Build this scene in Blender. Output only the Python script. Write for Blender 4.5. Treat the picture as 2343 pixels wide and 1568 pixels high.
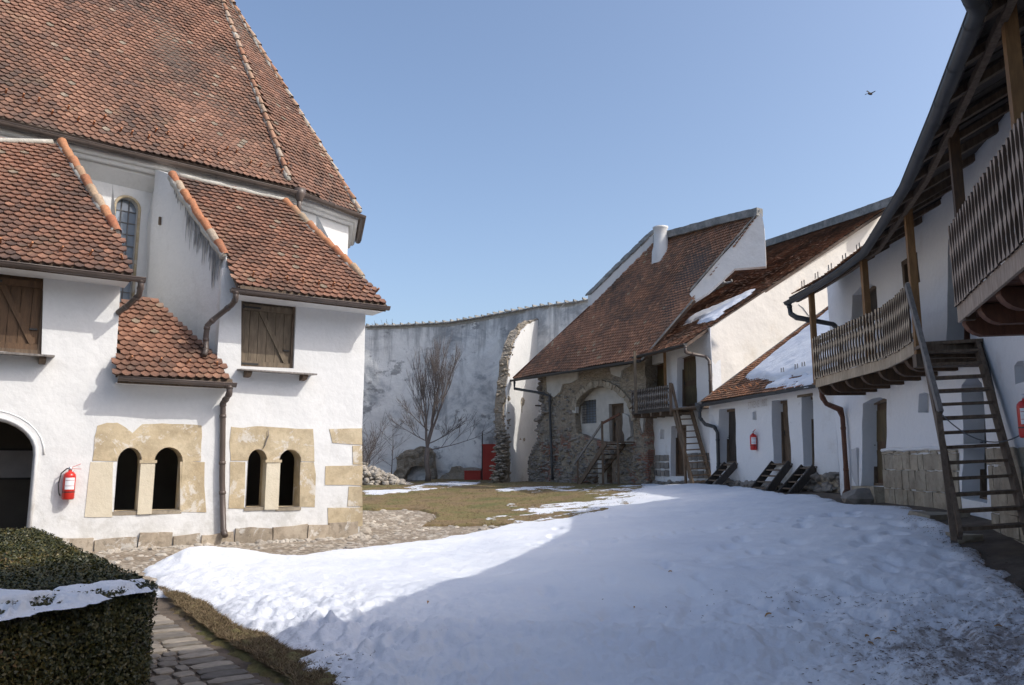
import bpy, math, random
import numpy as np
from mathutils import Vector, Matrix
from mathutils.geometry import delaunay_2d_cdt
R = math.radians
random.seed(7); rng = np.random.default_rng(7)
for _o in list(bpy.data.objects): bpy.data.objects.remove(_o)
S = bpy.context.scene; COL = S.collection

# ---------------------------------------------------------------- camera, sky, sun, exposure
F, CX, CY, TILT, EYE = 1786., 1171., 784., R(8.8), 1.6
cam_d = bpy.data.cameras.new('camera'); cam = bpy.data.objects.new('camera', cam_d); COL.objects.link(cam)
cam.location = (0, 0, EYE); cam.rotation_euler = (R(90) + TILT, 0, 0)
cam_d.sensor_width = 36; cam_d.lens = 36 * F / 2342; cam_d.clip_start = .05; cam_d.clip_end = 2000
S.camera = cam
SUN_AZ = Vector((.952, -.306, 0)).normalized(); SUN_EL = R(43)
W = bpy.data.worlds.new('World'); S.world = W; W.use_nodes = True
nt = W.node_tree; sky = nt.nodes.new('ShaderNodeTexSky'); sky.sky_type = 'NISHITA'; sky.sun_disc = False
sky.sun_elevation = SUN_EL; sky.sun_rotation = math.atan2(SUN_AZ.x, SUN_AZ.y)
sky.altitude = 400; sky.air_density = 1.0; sky.dust_density = 4.6; sky.ozone_density = 1.6
bg = nt.nodes['Background']; bg.inputs[1].default_value = .15
nt.links.new(sky.outputs[0], bg.inputs[0])
sl = bpy.data.lights.new('sun', 'SUN'); so = bpy.data.objects.new('sun', sl); COL.objects.link(so)
sl.energy = 2.0; sl.angle = R(.5); sl.color = (1, .955, .88)
so.rotation_euler = (Vector((0, 0, 0)) - (SUN_AZ * math.cos(SUN_EL) + Vector((0, 0, math.sin(SUN_EL))))).to_track_quat('-Z', 'Y').to_euler()
so.location = (20, -10, 40)
S.view_settings.view_transform = 'Standard'; S.view_settings.look = 'None'; S.view_settings.exposure = .58; S.view_settings.gamma = 1
S.cycles.max_bounces = 6

# ---------------------------------------------------------------- geometry of the place from sight lines
CAM = Vector((0, 0, EYE))
def ray(px, py):
    x = (px - CX) / F; z = (CY - py) / F
    return Vector((x, math.cos(TILT) - z * math.sin(TILT), math.sin(TILT) + z * math.cos(TILT)))
def atz(px, py, z):
    r = ray(px, py); return CAM + r * ((z - EYE) / r.z)
def aty(px, py, y):
    r = ray(px, py); return CAM + r * (y / r.y)
def hit(px, py, P, N):
    r = ray(px, py); return CAM + r * ((Vector(P) - CAM).dot(N) / r.dot(N))
class Frame:
    def __init__(s, O, u, v=(0, 0, 1), flip=False):
        s.O = Vector(O); s.u = Vector(u).normalized(); v = Vector(v); s.v = (v - s.u * v.dot(s.u)).normalized()
        s.n = s.u.cross(s.v)
        if flip: s.n = -s.n
    def px(s, x, y, w=0):
        p = hit(x, y, s.O + s.n * w, s.n) - s.O; return (p.dot(s.u), p.dot(s.v))
    def pxs(s, L, w=0): return [s.px(x, y, w) for x, y in L]
    def p3(s, u, v, w=0): return s.O + s.u * u + s.v * v + s.n * w
    def hit(s, x, y, w=0): return hit(x, y, s.O + s.n * w, s.n)
    def off(s, w):
        f = Frame(s.O + s.n * w, s.u, s.v); f.n = s.n; return f

# ---------------------------------------------------------------- noise
def _h(ix, iy, seed):
    h = (ix.astype(np.int64) * 374761393 + iy.astype(np.int64) * 668265263 + seed * 144269504) & 0xffffffff
    h = ((h ^ (h >> 13)) * 1274126177) & 0xffffffff
    return ((h ^ (h >> 16)) & 0xffff) / 65535.
def vn(x, y, seed=0):
    x = np.asarray(x, float); y = np.asarray(y, float)
    ix = np.floor(x); iy = np.floor(y); fx = x - ix; fy = y - iy
    fx = fx * fx * (3 - 2 * fx); fy = fy * fy * (3 - 2 * fy)
    a = _h(ix, iy, seed); b = _h(ix + 1, iy, seed); c = _h(ix, iy + 1, seed); d = _h(ix + 1, iy + 1, seed)
    return (a + (b - a) * fx) * (1 - fy) + (c + (d - c) * fx) * fy
def fbm(x, y, seed=0, oct=4, s=1.):
    t = 0; amp = 1; tot = 0
    for i in range(oct):
        t = t + amp * (vn(np.asarray(x) * s, np.asarray(y) * s, seed + i * 17) - .5); tot += amp; amp *= .5; s *= 2.03
    return t / tot * 2
def sdf(P, poly):
    """signed distance, positive inside"""
    x = P[:, 0]; y = P[:, 1]; d = np.full(len(P), 1e9); ins = np.zeros(len(P), bool)
    n = len(poly)
    for i in range(n):
        ax, ay = poly[i][0], poly[i][1]; bx, by = poly[(i + 1) % n][0], poly[(i + 1) % n][1]
        ex, ey = bx - ax, by - ay; L = ex * ex + ey * ey + 1e-12
        t = np.clip(((x - ax) * ex + (y - ay) * ey) / L, 0, 1)
        d = np.minimum(d, (x - ax - t * ex) ** 2 + (y - ay - t * ey) ** 2)
        c = ((ay > y) != (by > y)); 
        with np.errstate(divide='ignore', invalid='ignore'):
            xx = ex * (y - ay) / (ey if ey != 0 else 1e-12) + ax
        ins ^= c & (x < xx)
    d = np.sqrt(d); return np.where(ins, d, -d)

# ---------------------------------------------------------------- materials
M = {}
def nodes(name, rough=.8):
    m = bpy.data.materials.new(name); m.use_nodes = True; t = m.node_tree
    b = t.nodes['Principled BSDF']; b.inputs['Roughness'].default_value = rough
    M[name] = m; return m, t, b
def N(t, k, **kw):
    n = t.nodes.new('ShaderNode' + k)
    for a, b in kw.items(): setattr(n, a, b)
    return n
def pos(t, scale=(1, 1, 1)):
    g = N(t, 'NewGeometry'); mp = N(t, 'Mapping'); mp.inputs['Scale'].default_value = scale
    t.links.new(g.outputs['Position'], mp.inputs[0]); return mp.outputs[0]
def noise(t, scale, vec=None, detail=5, rough=.6, dist=0):
    n = N(t, 'TexNoise'); n.inputs['Scale'].default_value = scale; n.inputs['Detail'].default_value = detail
    n.inputs['Roughness'].default_value = rough; n.inputs['Distortion'].default_value = dist
    t.links.new(vec if vec is not None else pos(t), n.inputs['Vector']); return n.outputs['Fac']
def ramp(t, fac, stops, interp='LINEAR'):
    r = N(t, 'ValToRGB'); r.color_ramp.interpolation = interp
    e = r.color_ramp.elements
    while len(e) < len(stops): e.new(.5)
    for i, (p, c) in enumerate(stops):
        e[i].position = p; e[i].color = (c[0], c[1], c[2], 1) if not isinstance(c, (int, float)) else (c, c, c, 1)
    t.links.new(fac, r.inputs[0]); return r.outputs[0]
def mix(t, fac, a, b, mode='MIX'):
    m = N(t, 'Mix', data_type='RGBA', blend_type=mode)
    for k, v in ((0, fac), (6, a), (7, b)):
        if isinstance(v, (int, float)): m.inputs[k].default_value = v
        elif isinstance(v, tuple): m.inputs[k].default_value = (v[0], v[1], v[2], 1)
        else: t.links.new(v, m.inputs[k])
    return m.outputs[2]
def mul(t, a, b, op='MULTIPLY'):
    m = N(t, 'Math', operation=op)
    for k, v in ((0, a), (1, b)):
        if isinstance(v, (int, float)): m.inputs[k].default_value = v
        else: t.links.new(v, m.inputs[k])
    return m.outputs[0]
def bump(t, b, h, strength=.3, dist=.02, prev=None):
    n = N(t, 'Bump'); n.inputs['Strength'].default_value = strength; n.inputs['Distance'].default_value = dist
    t.links.new(h, n.inputs['Height'])
    if prev is not None: t.links.new(prev, n.inputs['Normal'])
    t.links.new(n.outputs[0], b.inputs['Normal']); return n.outputs[0]
def attr(t, name='tint'):
    a = N(t, 'Attribute'); a.attribute_name = name; return a.outputs['Fac']
def simple(name, c0, c1, scale=3, rough=.8, bs=.25, bscale=20, bd=.01, stretch=None, metal=0):
    m, t, b = nodes(name, rough); v = pos(t, stretch) if stretch else None
    t.links.new(ramp(t, noise(t, scale, v), [(.3, c0), (.7, c1)]), b.inputs['Base Color'])
    bump(t, b, noise(t, bscale, v), bs, bd); b.inputs['Metallic'].default_value = metal; return m

def plaster(name, base=(.8, .8, .79), dirt=(.45, .42, .38), lo=.62, hi=.85, grime=(.3, .3, .3), glo=.72, streak=False, bs=.35):
    m, t, b = nodes(name, .9)
    c = ramp(t, noise(t, .9, None, 6, .62), [(lo, base), (hi, dirt)])
    if streak:
        s = noise(t, 1.6, pos(t, (1, 1, .22)), 8, .68)
        c = mix(t, ramp(t, s, [(glo - .14, 0.), (glo + .1, 1.)]), c, grime)
    g_ = N(t, 'NewGeometry'); sx_ = N(t, 'SeparateXYZ'); t.links.new(g_.outputs['Position'], sx_.inputs[0])
    dm_ = mul(t, noise(t, 2.6, None, 8, .7), mul(t, sx_.outputs[2], -.12), 'ADD')
    c = mix(t, ramp(t, dm_, [(.405, 0.), (.53, .75)]), c, dirt)
    f = noise(t, 14, None, 4)
    c = mix(t, .25, c, ramp(t, f, [(.3, tuple(x * .8 for x in base)), (.7, base)]), 'MIX')
    t.links.new(c, b.inputs['Base Color'])
    n1 = bump(t, b, noise(t, 2.2, None, 5, .55), bs * 1.7, .06)
    bump(t, b, noise(t, 30, None, 3), .25, .006, n1)
    return m
plaster('plaster_bright', (.70, .70, .69), (.50, .49, .46), .55, .85)
plaster('plaster_aged', (.68, .68, .67), (.5, .47, .43), .6, .85, streak=True, grime=(.48, .47, .46), glo=.72)
plaster('plaster_house', (.74, .74, .75), (.52, .48, .44), .62, .82)
plaster('plaster_cream', (.74, .70, .64), (.58, .5, .4), .55, .8)
def ring_plaster():
    m, t, b = nodes('plaster_ring', .95)
    big = noise(t, .34, pos(t, (1, 1, 1.5)), 7, .68, .6)
    c = ramp(t, big, [(.38, (.36, .37, .38)), (.45, (.56, .565, .56)), (.5, (.72, .71, .69)), (.58, (.82, .81, .78))])
    st = noise(t, .9, pos(t, (1, 1, .4)), 9, .72)
    c = mix(t, ramp(t, st, [(.545, 0.), (.65, .5)]), c, (.30, .305, .31))
    sp = noise(t, .55, pos(t, (1, 1, 1.6)), 9, .72)
    c = mix(t, ramp(t, sp, [(.575, 0.), (.625, .75)]), c, (.2, .2, .2))
    gg = N(t, 'NewGeometry'); sz = N(t, 'SeparateXYZ'); t.links.new(gg.outputs['Position'], sz.inputs[0])
    run = noise(t, 1.5, pos(t, (1, 1, .09)), 6, .7); zz = ramp(t, mul(t, sz.outputs[2], .1), [(.62, 0.), (.98, .16)])
    c = mix(t, ramp(t, mul(t, run, zz, 'ADD'), [(.60, 0.), (.72, .6)]), c, (.26, .265, .27))
    sp2 = noise(t, 2.2, None, 6, .7)
    c = mix(t, ramp(t, sp2, [(.62, 0.), (.76, .6)]), c, (.2, .19, .18))
    t.links.new(c, b.inputs['Base Color']); bump(t, b, noise(t, 1.2, None, 8, .6), .6, .15)
ring_plaster()
def rubble(name, cols, scale=5., brick=0., plast=0., bs=.9):
    m, t, b = nodes(name, .95)
    v = N(t, 'TexVoronoi'); v.inputs['Scale'].default_value = scale; v.inputs['Randomness'].default_value = 1
    mp = pos(t, (1, 1, 1.7)); ad = N(t, 'VectorMath', operation='ADD'); nz = N(t, 'TexNoise'); nz.inputs['Scale'].default_value = 3
    t.links.new(mp, nz.inputs[0]); sc = N(t, 'VectorMath', operation='SCALE'); sc.inputs['Scale'].default_value = .35
    t.links.new(nz.outputs['Color'], sc.inputs[0]); t.links.new(mp, ad.inputs[0]); t.links.new(sc.outputs[0], ad.inputs[1])
    t.links.new(ad.outputs[0], v.inputs['Vector'])
    v2 = N(t, 'TexVoronoi', feature='DISTANCE_TO_EDGE'); v2.inputs['Scale'].default_value = scale; t.links.new(ad.outputs[0], v2.inputs['Vector'])
    sep = N(t, 'SeparateColor'); t.links.new(v.outputs['Color'], sep.inputs[0])
    c = ramp(t, sep.outputs[0], [(i / max(1, len(cols) - 1), q) for i, q in enumerate(cols)])
    c = mix(t, ramp(t, v2.outputs['Distance'], [(.0, 1.), (.09, 0.)]), c, (.17, .145, .12))
    c = mix(t, .5, c, ramp(t, noise(t, 9, None, 6), [(.3, (.1, .085, .07)), (.7, (.42, .37, .3))]), 'MIX')
    big = noise(t, .8, None, 7, .65)
    # smeared old mortar
    c = mix(t, ramp(t, big, [(.42, 0.), (.52, .85)]), c, ramp(t, noise(t, 5, None, 7, .7), [(.3, (.24, .195, .14)), (.7, (.42, .355, .27))]))
    if brick:
        bt = N(t, 'TexBrick'); bt.inputs['Scale'].default_value = 1; bt.inputs['Brick Width'].default_value = .26; bt.inputs['Row Height'].default_value = .075
        bt.inputs['Mortar Size'].default_value = .008
        bt.inputs['Color1'].default_value = (.30, .1, .06, 1); bt.inputs['Color2'].default_value = (.2, .085, .06, 1); bt.inputs['Mortar'].default_value = (.25, .22, .18, 1)
        g = N(t, 'NewGeometry'); sx = N(t, 'SeparateXYZ'); cm = N(t, 'CombineXYZ'); t.links.new(g.outputs['Position'], sx.inputs[0])
        t.links.new(mul(t, sx.outputs[0], sx.outputs[1], 'SUBTRACT'), cm.inputs[0]); t.links.new(sx.outputs[2], cm.inputs[1]); t.links.new(cm.outputs[0], bt.inputs['Vector'])
        bm_ = noise(t, .75, pos(t, (1, 1, 1.3)), 6, .65)
        zz = ramp(t, mul(t, sx.outputs[2], .2), [(.25, 1.), (.5, 1.), (.75, 0.)])
        c = mix(t, mul(t, ramp(t, bm_, [(.53, 0.), (.57, brick)]), zz), c, bt.outputs['Color'])
    if plast:
        pm = noise(t, .38, pos(t, (1, 1, .8)), 7, .6)
        c = mix(t, ramp(t, pm, [(.56, 0.), (.575, plast)]), c, (.38, .36, .33))
    t.links.new(c, b.inputs['Base Color'])
    h = ramp(t, v2.outputs['Distance'], [(0., 0.), (.16, 1.)])
    n1 = bump(t, b, h, bs, .04); bump(t, b, noise(t, 12, None, 7, .7), .6, .03, n1)
    return m
rubble('rubble_wall', [(.28, .24, .18), (.4, .36, .3), (.2, .17, .13), (.33, .3, .27), (.45, .42, .36)], 4.5, brick=.9)
rubble('rubble_base', [(.38, .35, .3), (.5, .46, .4), (.25, .22, .19), (.42, .4, .37)], 5)
rubble('rubble_dark', [(.16, .14, .11), (.24, .21, .17), (.12, .1, .085)], 3.5)
def stone_mat(name, a, bb, pit=.5):
    m, t, b = nodes(name, .9)
    c = ramp(t, noise(t, 1.7, None, 6, .6), [(.3, a), (.7, bb)])
    c = mix(t, ramp(t, noise(t, 3.1, None, 7, .7), [(.46, 0.), (.6, .55 * min(1, pit * 2))]), c, tuple(x * .62 for x in a))
    c = mix(t, ramp(t, noise(t, 7, None, 8, .7), [(.52, 0.), (.72, pit)]), c, tuple(x * .45 for x in a))
    if 'sandstone' == name or name == 'plinth_stone': c = mix(t, ramp(t, noise(t, 2.3, None, 9, .75, .5), [(.55, 0.), (.6, .7)]), c, (.66, .64, .6))
    c = mix(t, .6, c, mix(t, attr(t), (.75, .75, .75), (1.15, 1.12, 1.08)), 'MULTIPLY')
    t.links.new(c, b.inputs['Base Color']); bump(t, b, noise(t, 6, None, 8, .7), .55, .03)
stone_mat('sandstone', (.45, .36, .23), (.60, .51, .36), .35)
stone_mat('sandstone_clean', (.56, .50, .38), (.62, .57, .46), .08)
stone_mat('plinth_stone', (.34, .28, .21), (.47, .41, .33), .9)
stone_mat('field_stone', (.34, .30, .25), (.52, .48, .42), .4)
stone_mat('dark_stone', (.20, .18, .16), (.32, .29, .26), .4)
stone_mat('ashlar_brown', (.30, .25, .185), (.44, .385, .30), .7)  # weathered grey-brown stone
stone_mat('coping_grey', (.20, .21, .21), (.38, .37, .35), .6)
def cobble_mat():
    m, t, b = nodes('cobble', .8)
    c = mix(t, attr(t), (.13, .115, .10), (.36, .31, .25)); c = mix(t, .5, c, ramp(t, noise(t, 12), [(.3, .35), (.7, 1.)]), 'MULTIPLY')
    t.links.new(c, b.inputs['Base Color']); bump(t, b, noise(t, 25, None, 6), .5, .012)
cobble_mat()
def tile_mat(name, stops, dark=.5, moss=.3, seed=0):
    m, t, b = nodes(name, .85)
    c = ramp(t, attr(t), stops)
    f = noise(t, 24, None, 6, .7); c = mix(t, .75, c, ramp(t, f, [(.3, .45), (.62, 1.1)]), 'MULTIPLY')
    c = mix(t, ramp(t, noise(t, .55, None, 6, .65), [(.48, 0.), (.68, dark)]), c, (.065, .045, .035))
    c = mix(t, ramp(t, noise(t, 1.3, None, 7, .7), [(.55, 0.), (.7, moss)]), c, (.22, .2, .13))
    c = mix(t, ramp(t, noise(t, 5.5, None, 9, .8), [(.60, 0.), (.68, .4)]), c, (.26, .22, .16))
    t.links.new(c, b.inputs['Base Color']); bump(t, b, noise(t, 30, None, 4), .3, .01)
TS = [(0, (.09, .058, .045)), (.22, (.155, .085, .06)), (.45, (.225, .112, .072)), (.68, (.285, .138, .088)), (.84, (.36, .185, .118)), (.92, (.32, .245, .18)), (1, (.25, .19, .135))]
tile_mat('tile_church', [(p, (c[0] * .98, c[1] * 1.05, c[2] * 1.1)) for p, c in TS], .3, .3)
tile_mat('tile_annexe', TS, .4, .3)
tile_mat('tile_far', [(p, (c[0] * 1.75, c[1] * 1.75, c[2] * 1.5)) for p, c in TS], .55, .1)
tile_mat('tile_dark', [(p, (c[0] * 1.1, c[1] * 1.15, c[2] * 1.1)) for p, c in TS], .5, .15)
tile_mat('ridge_tile', [(0, (.38, .14, .07)), (.5, (.46, .21, .10)), (.8, (.44, .30, .19)), (1, (.40, .35, .28))], .2, .3)
tile_mat('hip_tile', [(0, (.36, .17, .10)), (.5, (.42, .27, .18)), (1, (.46, .41, .34))], .2, .3)
simple('underlay', (.06, .045, .035), (.12, .08, .06), 4)
simple('mortar', (.32, .3, .26), (.5, .48, .43), 6, bs=.6, bscale=12, bd=.03)
simple('gutter_metal', (.075, .058, .05), (.12, .09, .075), 2, .42, .08, 8)
simple('gutter_dark', (.03, .034, .036), (.06, .06, .062), 2, .5, .08, 8)
def wood(name, a, bb, rough=.75):
    m, t, b = nodes(name, rough)
    n = noise(t, 3, pos(t, (7, 7, 1.2)), 7, .65, .3)
    c = ramp(t, n, [(.3, a), (.7, bb)]); c = mix(t, .4, c, ramp(t, noise(t, 2.5), [(.3, .45), (.7, 1.1)]), 'MULTIPLY')
    t.links.new(c, b.inputs['Base Color']); bump(t, b, noise(t, 8, pos(t, (7, 7, 1)), 6), .4, .008)
wood('wood_old', (.075, .048, .03), (.19, .135, .09))
wood('wood_shutter', (.10, .075, .05), (.22, .17, .115))
wood('wood_shutter_brown', (.08, .045, .024), (.16, .09, .045))
wood('wood_pale', (.32, .24, .16), (.56, .45, .32))
wood('wood_grey', (.12, .11, .105), (.30, .27, .24))
wood('wood_rail', (.28, .205, .15), (.50, .39, .305))
wood('wood_edge', (.065, .042, .028), (.13, .085, .06))
wood('wood_honey', (.17, .085, .03), (.30, .16, .06))
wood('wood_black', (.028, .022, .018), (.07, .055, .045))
wood('wood_red', (.09, .035, .02), (.17, .07, .035))
wood('wood_door', (.05, .028, .016), (.12, .065, .03))
wood('wood_panel', (.06, .042, .018), (.12, .085, .035))
wood('bark', (.10, .08, .07), (.2, .165, .145))
wood('twig', (.11, .09, .082), (.19, .16, .145))
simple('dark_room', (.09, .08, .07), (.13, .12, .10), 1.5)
simple('soot', (.16, .165, .17), (.36, .36, .37), 5)
simple('red_paint', (.5, .02, .015), (.58, .03, .02), 2, .3, .05)
simple('red_panel', (.36, .03, .02), (.46, .05, .03), 1.5, .6, .1)
simple('black_metal', (.02, .02, .02), (.035, .033, .03), 5, .45, .1)
simple('iron', (.10, .10, .105), (.18, .175, .17), 5, .5, .2)
simple('silver', (.5, .5, .52), (.6, .6, .62), 5, .3, .05, metal=.8)
simple('label_white', (.75, .75, .77), (.8, .8, .82), 5, .5, .02)
simple('label_text', (.3, .05, .08), (.35, .08, .1), 5, .5, .02)
simple('inscription', (.50, .47, .45), (.60, .57, .56), 9, .9, .02)
simple('plaster_grey', (.42, .42, .43), (.52, .52, .53), 3)
simple('plaster_niche', (.42, .40, .36), (.56, .53, .48), 2.5, bs=.4)
simple('paper', (.4, .4, .42), (.48, .48, .5), 4)
simple('leaf_dry', (.30, .15, .04), (.45, .25, .08), 20)
m, t, b = nodes('window_glass', .08); b.inputs['Base Color'].default_value = (.26, .31, .37, 1); b.inputs['Specular IOR Level'].default_value = .9  # pale blue base colour stands in for the reflected sky
bump(t, b, noise(t, 6), .15, .02)
m, t, b = nodes('hedge_leaf', .45)
t.links.new(ramp(t, attr(t), [(0, (.016, .024, .008)), (.4, (.045, .05, .013)), (.75, (.10, .085, .022)), (.92, (.16, .12, .035)), (1, (.17, .09, .035))]), b.inputs['Base Color'])
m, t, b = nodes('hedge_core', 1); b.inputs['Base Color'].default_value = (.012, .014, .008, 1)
# ground materials
def ground_mats():
    m, t, b = nodes('dirt', .95)
    c = ramp(t, noise(t, 2.2, None, 8, .7), [(.35, (.07, .052, .038)), (.65, (.17, .13, .095))])
    t.links.new(c, b.inputs['Base Color']); bump(t, b, noise(t, 10, None, 8, .7), .7, .04)
    m, t, b = nodes('gravel_soil', .95)
    v = N(t, 'TexVoronoi'); v.inputs['Scale'].default_value = 16; t.links.new(pos(t), v.inputs[0])
    sp = N(t, 'SeparateColor'); t.links.new(v.outputs['Color'], sp.inputs[0])
    c = ramp(t, sp.outputs[0], [(0, (.15, .12, .09)), (.5, (.28, .235, .18)), (.85, (.4, .35, .28)), (1, (.55, .5, .43))])
    c = mix(t, ramp(t, noise(t, 1.1, None, 6, .7), [(.42, 0.), (.62, .8)]), c, (.19, .145, .1))
    t.links.new(c, b.inputs['Base Color']); bump(t, b, v.outputs['Distance'], .8, .03)
    m, t, b = nodes('turf', .95)
    c = ramp(t, noise(t, .7, None, 6, .65), [(.36, (.14, .14, .045)), (.46, (.205, .165, .06)), (.56, (.25, .17, .085)), (.66, (.17, .125, .06))])
    c = mix(t, .8, c, ramp(t, noise(t, 22, pos(t, (1, .5, 1)), 6, .75), [(.3, .35), (.68, 1.25)]), 'MULTIPLY')
    # the cut edge of the turf is bare black soil
    g = N(t, 'NewGeometry'); sx = N(t, 'SeparateXYZ'); t.links.new(g.outputs['True Normal'], sx.inputs[0])
    c = mix(t, ramp(t, sx.outputs[2], [(.55, 1.), (.85, 0.)]), c, (.05, .033, .022))
    t.links.new(c, b.inputs['Base Color']); bump(t, b, noise(t, 30, None, 6, .8), .8, .03)
    m, t, b = nodes('snow', .55)
    c = ramp(t, noise(t, .6, None, 6, .6), [(.3, (.67, .70, .765)), (.55, (.76, .78, .82)), (.75, (.83, .84, .86))])
    dn = noise(t, 11, pos(t, (1, 1, 1)), 9, .78)
    d = attr(t, 'dirt')
    mm = N(t, 'MapRange'); t.links.new(mul(t, dn, mul(t, d, .27), 'ADD'), mm.inputs[0]); mm.inputs[1].default_value = .72; mm.inputs[2].default_value = .86
    c = mix(t, mm.outputs[0], c, (.10, .07, .05))
    c = mix(t, mul(t, d, .28), c, (.5, .46, .45))
    t.links.new(c, b.inputs['Base Color'])
    b.inputs['Subsurface Weight'].default_value = 0
    n1 = bump(t, b, noise(t, 4, None, 7, .62), .4, .06); bump(t, b, noise(t, 32, None, 5, .7), .45, .014, n1)
ground_mats()

# ---------------------------------------------------------------- object helpers
def link(o, parent=None):
    COL.objects.link(o)
    if parent is not None:
        o.parent = parent; o.matrix_parent_inverse = Matrix.Translation(-_wloc(parent))
    return o
def _wloc(o):
    v = o.location.copy()
    return v if o.parent is None else Vector((0, 0, 0)) if o.type == 'MESH' else v
def thing(name, loc, label, cat, group=None):
    o = bpy.data.objects.new(name, None); o.location = loc; o.empty_display_size = .3; COL.objects.link(o)
    o['label'] = label; o['category'] = cat
    if group: o['group'] = group
    return o
def tag(o, label=None, cat=None, group=None, kind=None):
    if label: o['label'] = label
    if cat: o['category'] = cat
    if group: o['group'] = group
    if kind: o['kind'] = kind
    return o
def big_mesh(name, V, loops, sizes, mat, parent=None, tint=None, smooth=False, attrs=None):
    me = bpy.data.meshes.new(name); V = np.asarray(V, np.float32)
    me.vertices.add(len(V)); me.vertices.foreach_set('co', V.ravel())
    loops = np.asarray(loops, np.int32).ravel(); sizes = np.asarray(sizes, np.int32)
    me.loops.add(len(loops)); me.loops.foreach_set('vertex_index', loops)
    me.polygons.add(len(sizes)); st = np.zeros(len(sizes), np.int32); st[1:] = np.cumsum(sizes)[:-1]
    me.polygons.foreach_set('loop_start', st); me.polygons.foreach_set('loop_total', sizes)
    if smooth: me.polygons.foreach_set('use_smooth', np.ones(len(sizes), bool))
    me.update(calc_edges=True); me.validate()
    A = dict(attrs or {})
    if tint is not None: A['tint'] = tint
    for k, v in A.items():
        a = me.attributes.new(k, 'FLOAT', 'POINT'); a.data.foreach_set('value', np.asarray(v, np.float32))
    me.materials.append(M[mat]); o = bpy.data.objects.new(name, me); return link(o, parent)
class MB:
    def __init__(s): s.v = []; s.f = []; s.t = []; s.sm = []
    def add(s, V, Fc, tint=None, sm=False):
        b = len(s.v); s.v += [tuple(p) for p in V]; s.f += [tuple(i + b for i in f) for f in Fc]
        tt = random.random() if tint is None else tint; s.t += [tt] * len(V); s.sm += [sm] * len(Fc)
    def box(s, c, a, b_, c_, jit=0, tint=None):
        c = Vector(c); a = Vector(a); b_ = Vector(b_); c_ = Vector(c_)
        V = [c + a * i + b_ * j + c_ * k + Vector([random.uniform(-jit, jit) for _ in range(3)]) for i in (-1, 1) for j in (-1, 1) for k in (-1, 1)]
        s.add(V, [(0, 1, 3, 2), (4, 6, 7, 5), (0, 4, 5, 1), (2, 3, 7, 6), (0, 2, 6, 4), (1, 5, 7, 3)], tint)
    def fbox(s, fr, u0, u1, v0, v1, w0, w1, jit=0, tint=None):
        s.box(fr.p3((u0 + u1) / 2, (v0 + v1) / 2, (w0 + w1) / 2), fr.u * (u1 - u0) / 2, fr.v * (v1 - v0) / 2, fr.n * (w1 - w0) / 2, jit, tint)
    def beam(s, p, q, w, h, up=(0, 0, 1), tint=None, jit=0):
        p = Vector(p); q = Vector(q); d = q - p; sd = d.cross(Vector(up))
        if sd.length < 1e-6: sd = d.cross(Vector((1, 0, 0)))
        sd.normalize(); u = sd.cross(d).normalized(); s.box((p + q) / 2, d / 2, sd * w / 2, u * h / 2, jit, tint)
    def prism(s, pts, off, tint=None):
        """pts: 3D outline, off: thickness vector"""
        n = len(pts); P = [Vector(p) for p in pts]; o = Vector(off)
        s.add(P + [p + o for p in P], [tuple(range(n - 1, -1, -1)), tuple(range(n, 2 * n))] + [(i, (i + 1) % n, (i + 1) % n + n, i + n) for i in range(n)], tint)
    def tube(s, pts, r, seg=8, caps=True, arc=None, tint=None, flat=False):
        P = [Vector(p) for p in pts]; n = len(P)
        rr = r if isinstance(r, (list, tuple)) else [r] * n
        T = []
        for i in range(n):
            d = (P[min(i + 1, n - 1)] - P[max(i - 1, 0)]); T.append(d.normalized() if d.length > 0 else Vector((0, 0, 1)))
        ref = Vector((0, 0, 1)) if abs(T[0].z) < .9 else Vector((1, 0, 0)); V = []; Fc = []
        a0, a1 = arc if arc else (0, 2 * math.pi); k = seg if not arc else seg + 1
        for i in range(n):
            ref2 = (ref - T[i] * ref.dot(T[i]))
            if ref2.length < 1e-5: ref2 = T[i].orthogonal()
            up = ref2.normalized(); sd = T[i].cross(up)
            if not arc: ref = up
            sc = 1
            if 0 < i < n - 1:
                c = (P[i] - P[i - 1]).normalized().dot((P[i + 1] - P[i]).normalized()); sc = 1 / max(.6, math.sqrt(max(.0, (1 + c) / 2)))
            for j in range(k):
                a = a0 + (a1 - a0) * j / seg; V.append(P[i] + (sd * math.cos(a) * sc + up * math.sin(a)) * rr[i])
        for i in range(n - 1):
            for j in range(seg):
                j2 = (j + 1) % k if not arc else j + 1; Fc.append((i * k + j, i * k + j2, (i + 1) * k + j2, (i + 1) * k + j))
        if caps and not arc: Fc += [tuple(range(k - 1, -1, -1)), tuple((n - 1) * k + j for j in range(k))]
        s.add(V, Fc, tint, sm=not flat)
    def lathe(s, O, prof, seg=20, axis=Vector((0, 0, 1)), tint=None):
        O = Vector(O); a = Vector(axis).normalized(); x = a.orthogonal().normalized(); y = a.cross(x); V = []; Fc = []
        for (r, z) in prof:
            for j in range(seg):
                t_ = 2 * math.pi * j / seg; V.append(O + a * z + (x * math.cos(t_) + y * math.sin(t_)) * r)
        for i in range(len(prof) - 1):
            for j in range(seg): Fc.append((i * seg + j, i * seg + (j + 1) % seg, (i + 1) * seg + (j + 1) % seg, (i + 1) * seg + j))
        s.add(V, Fc, tint, True)
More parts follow.
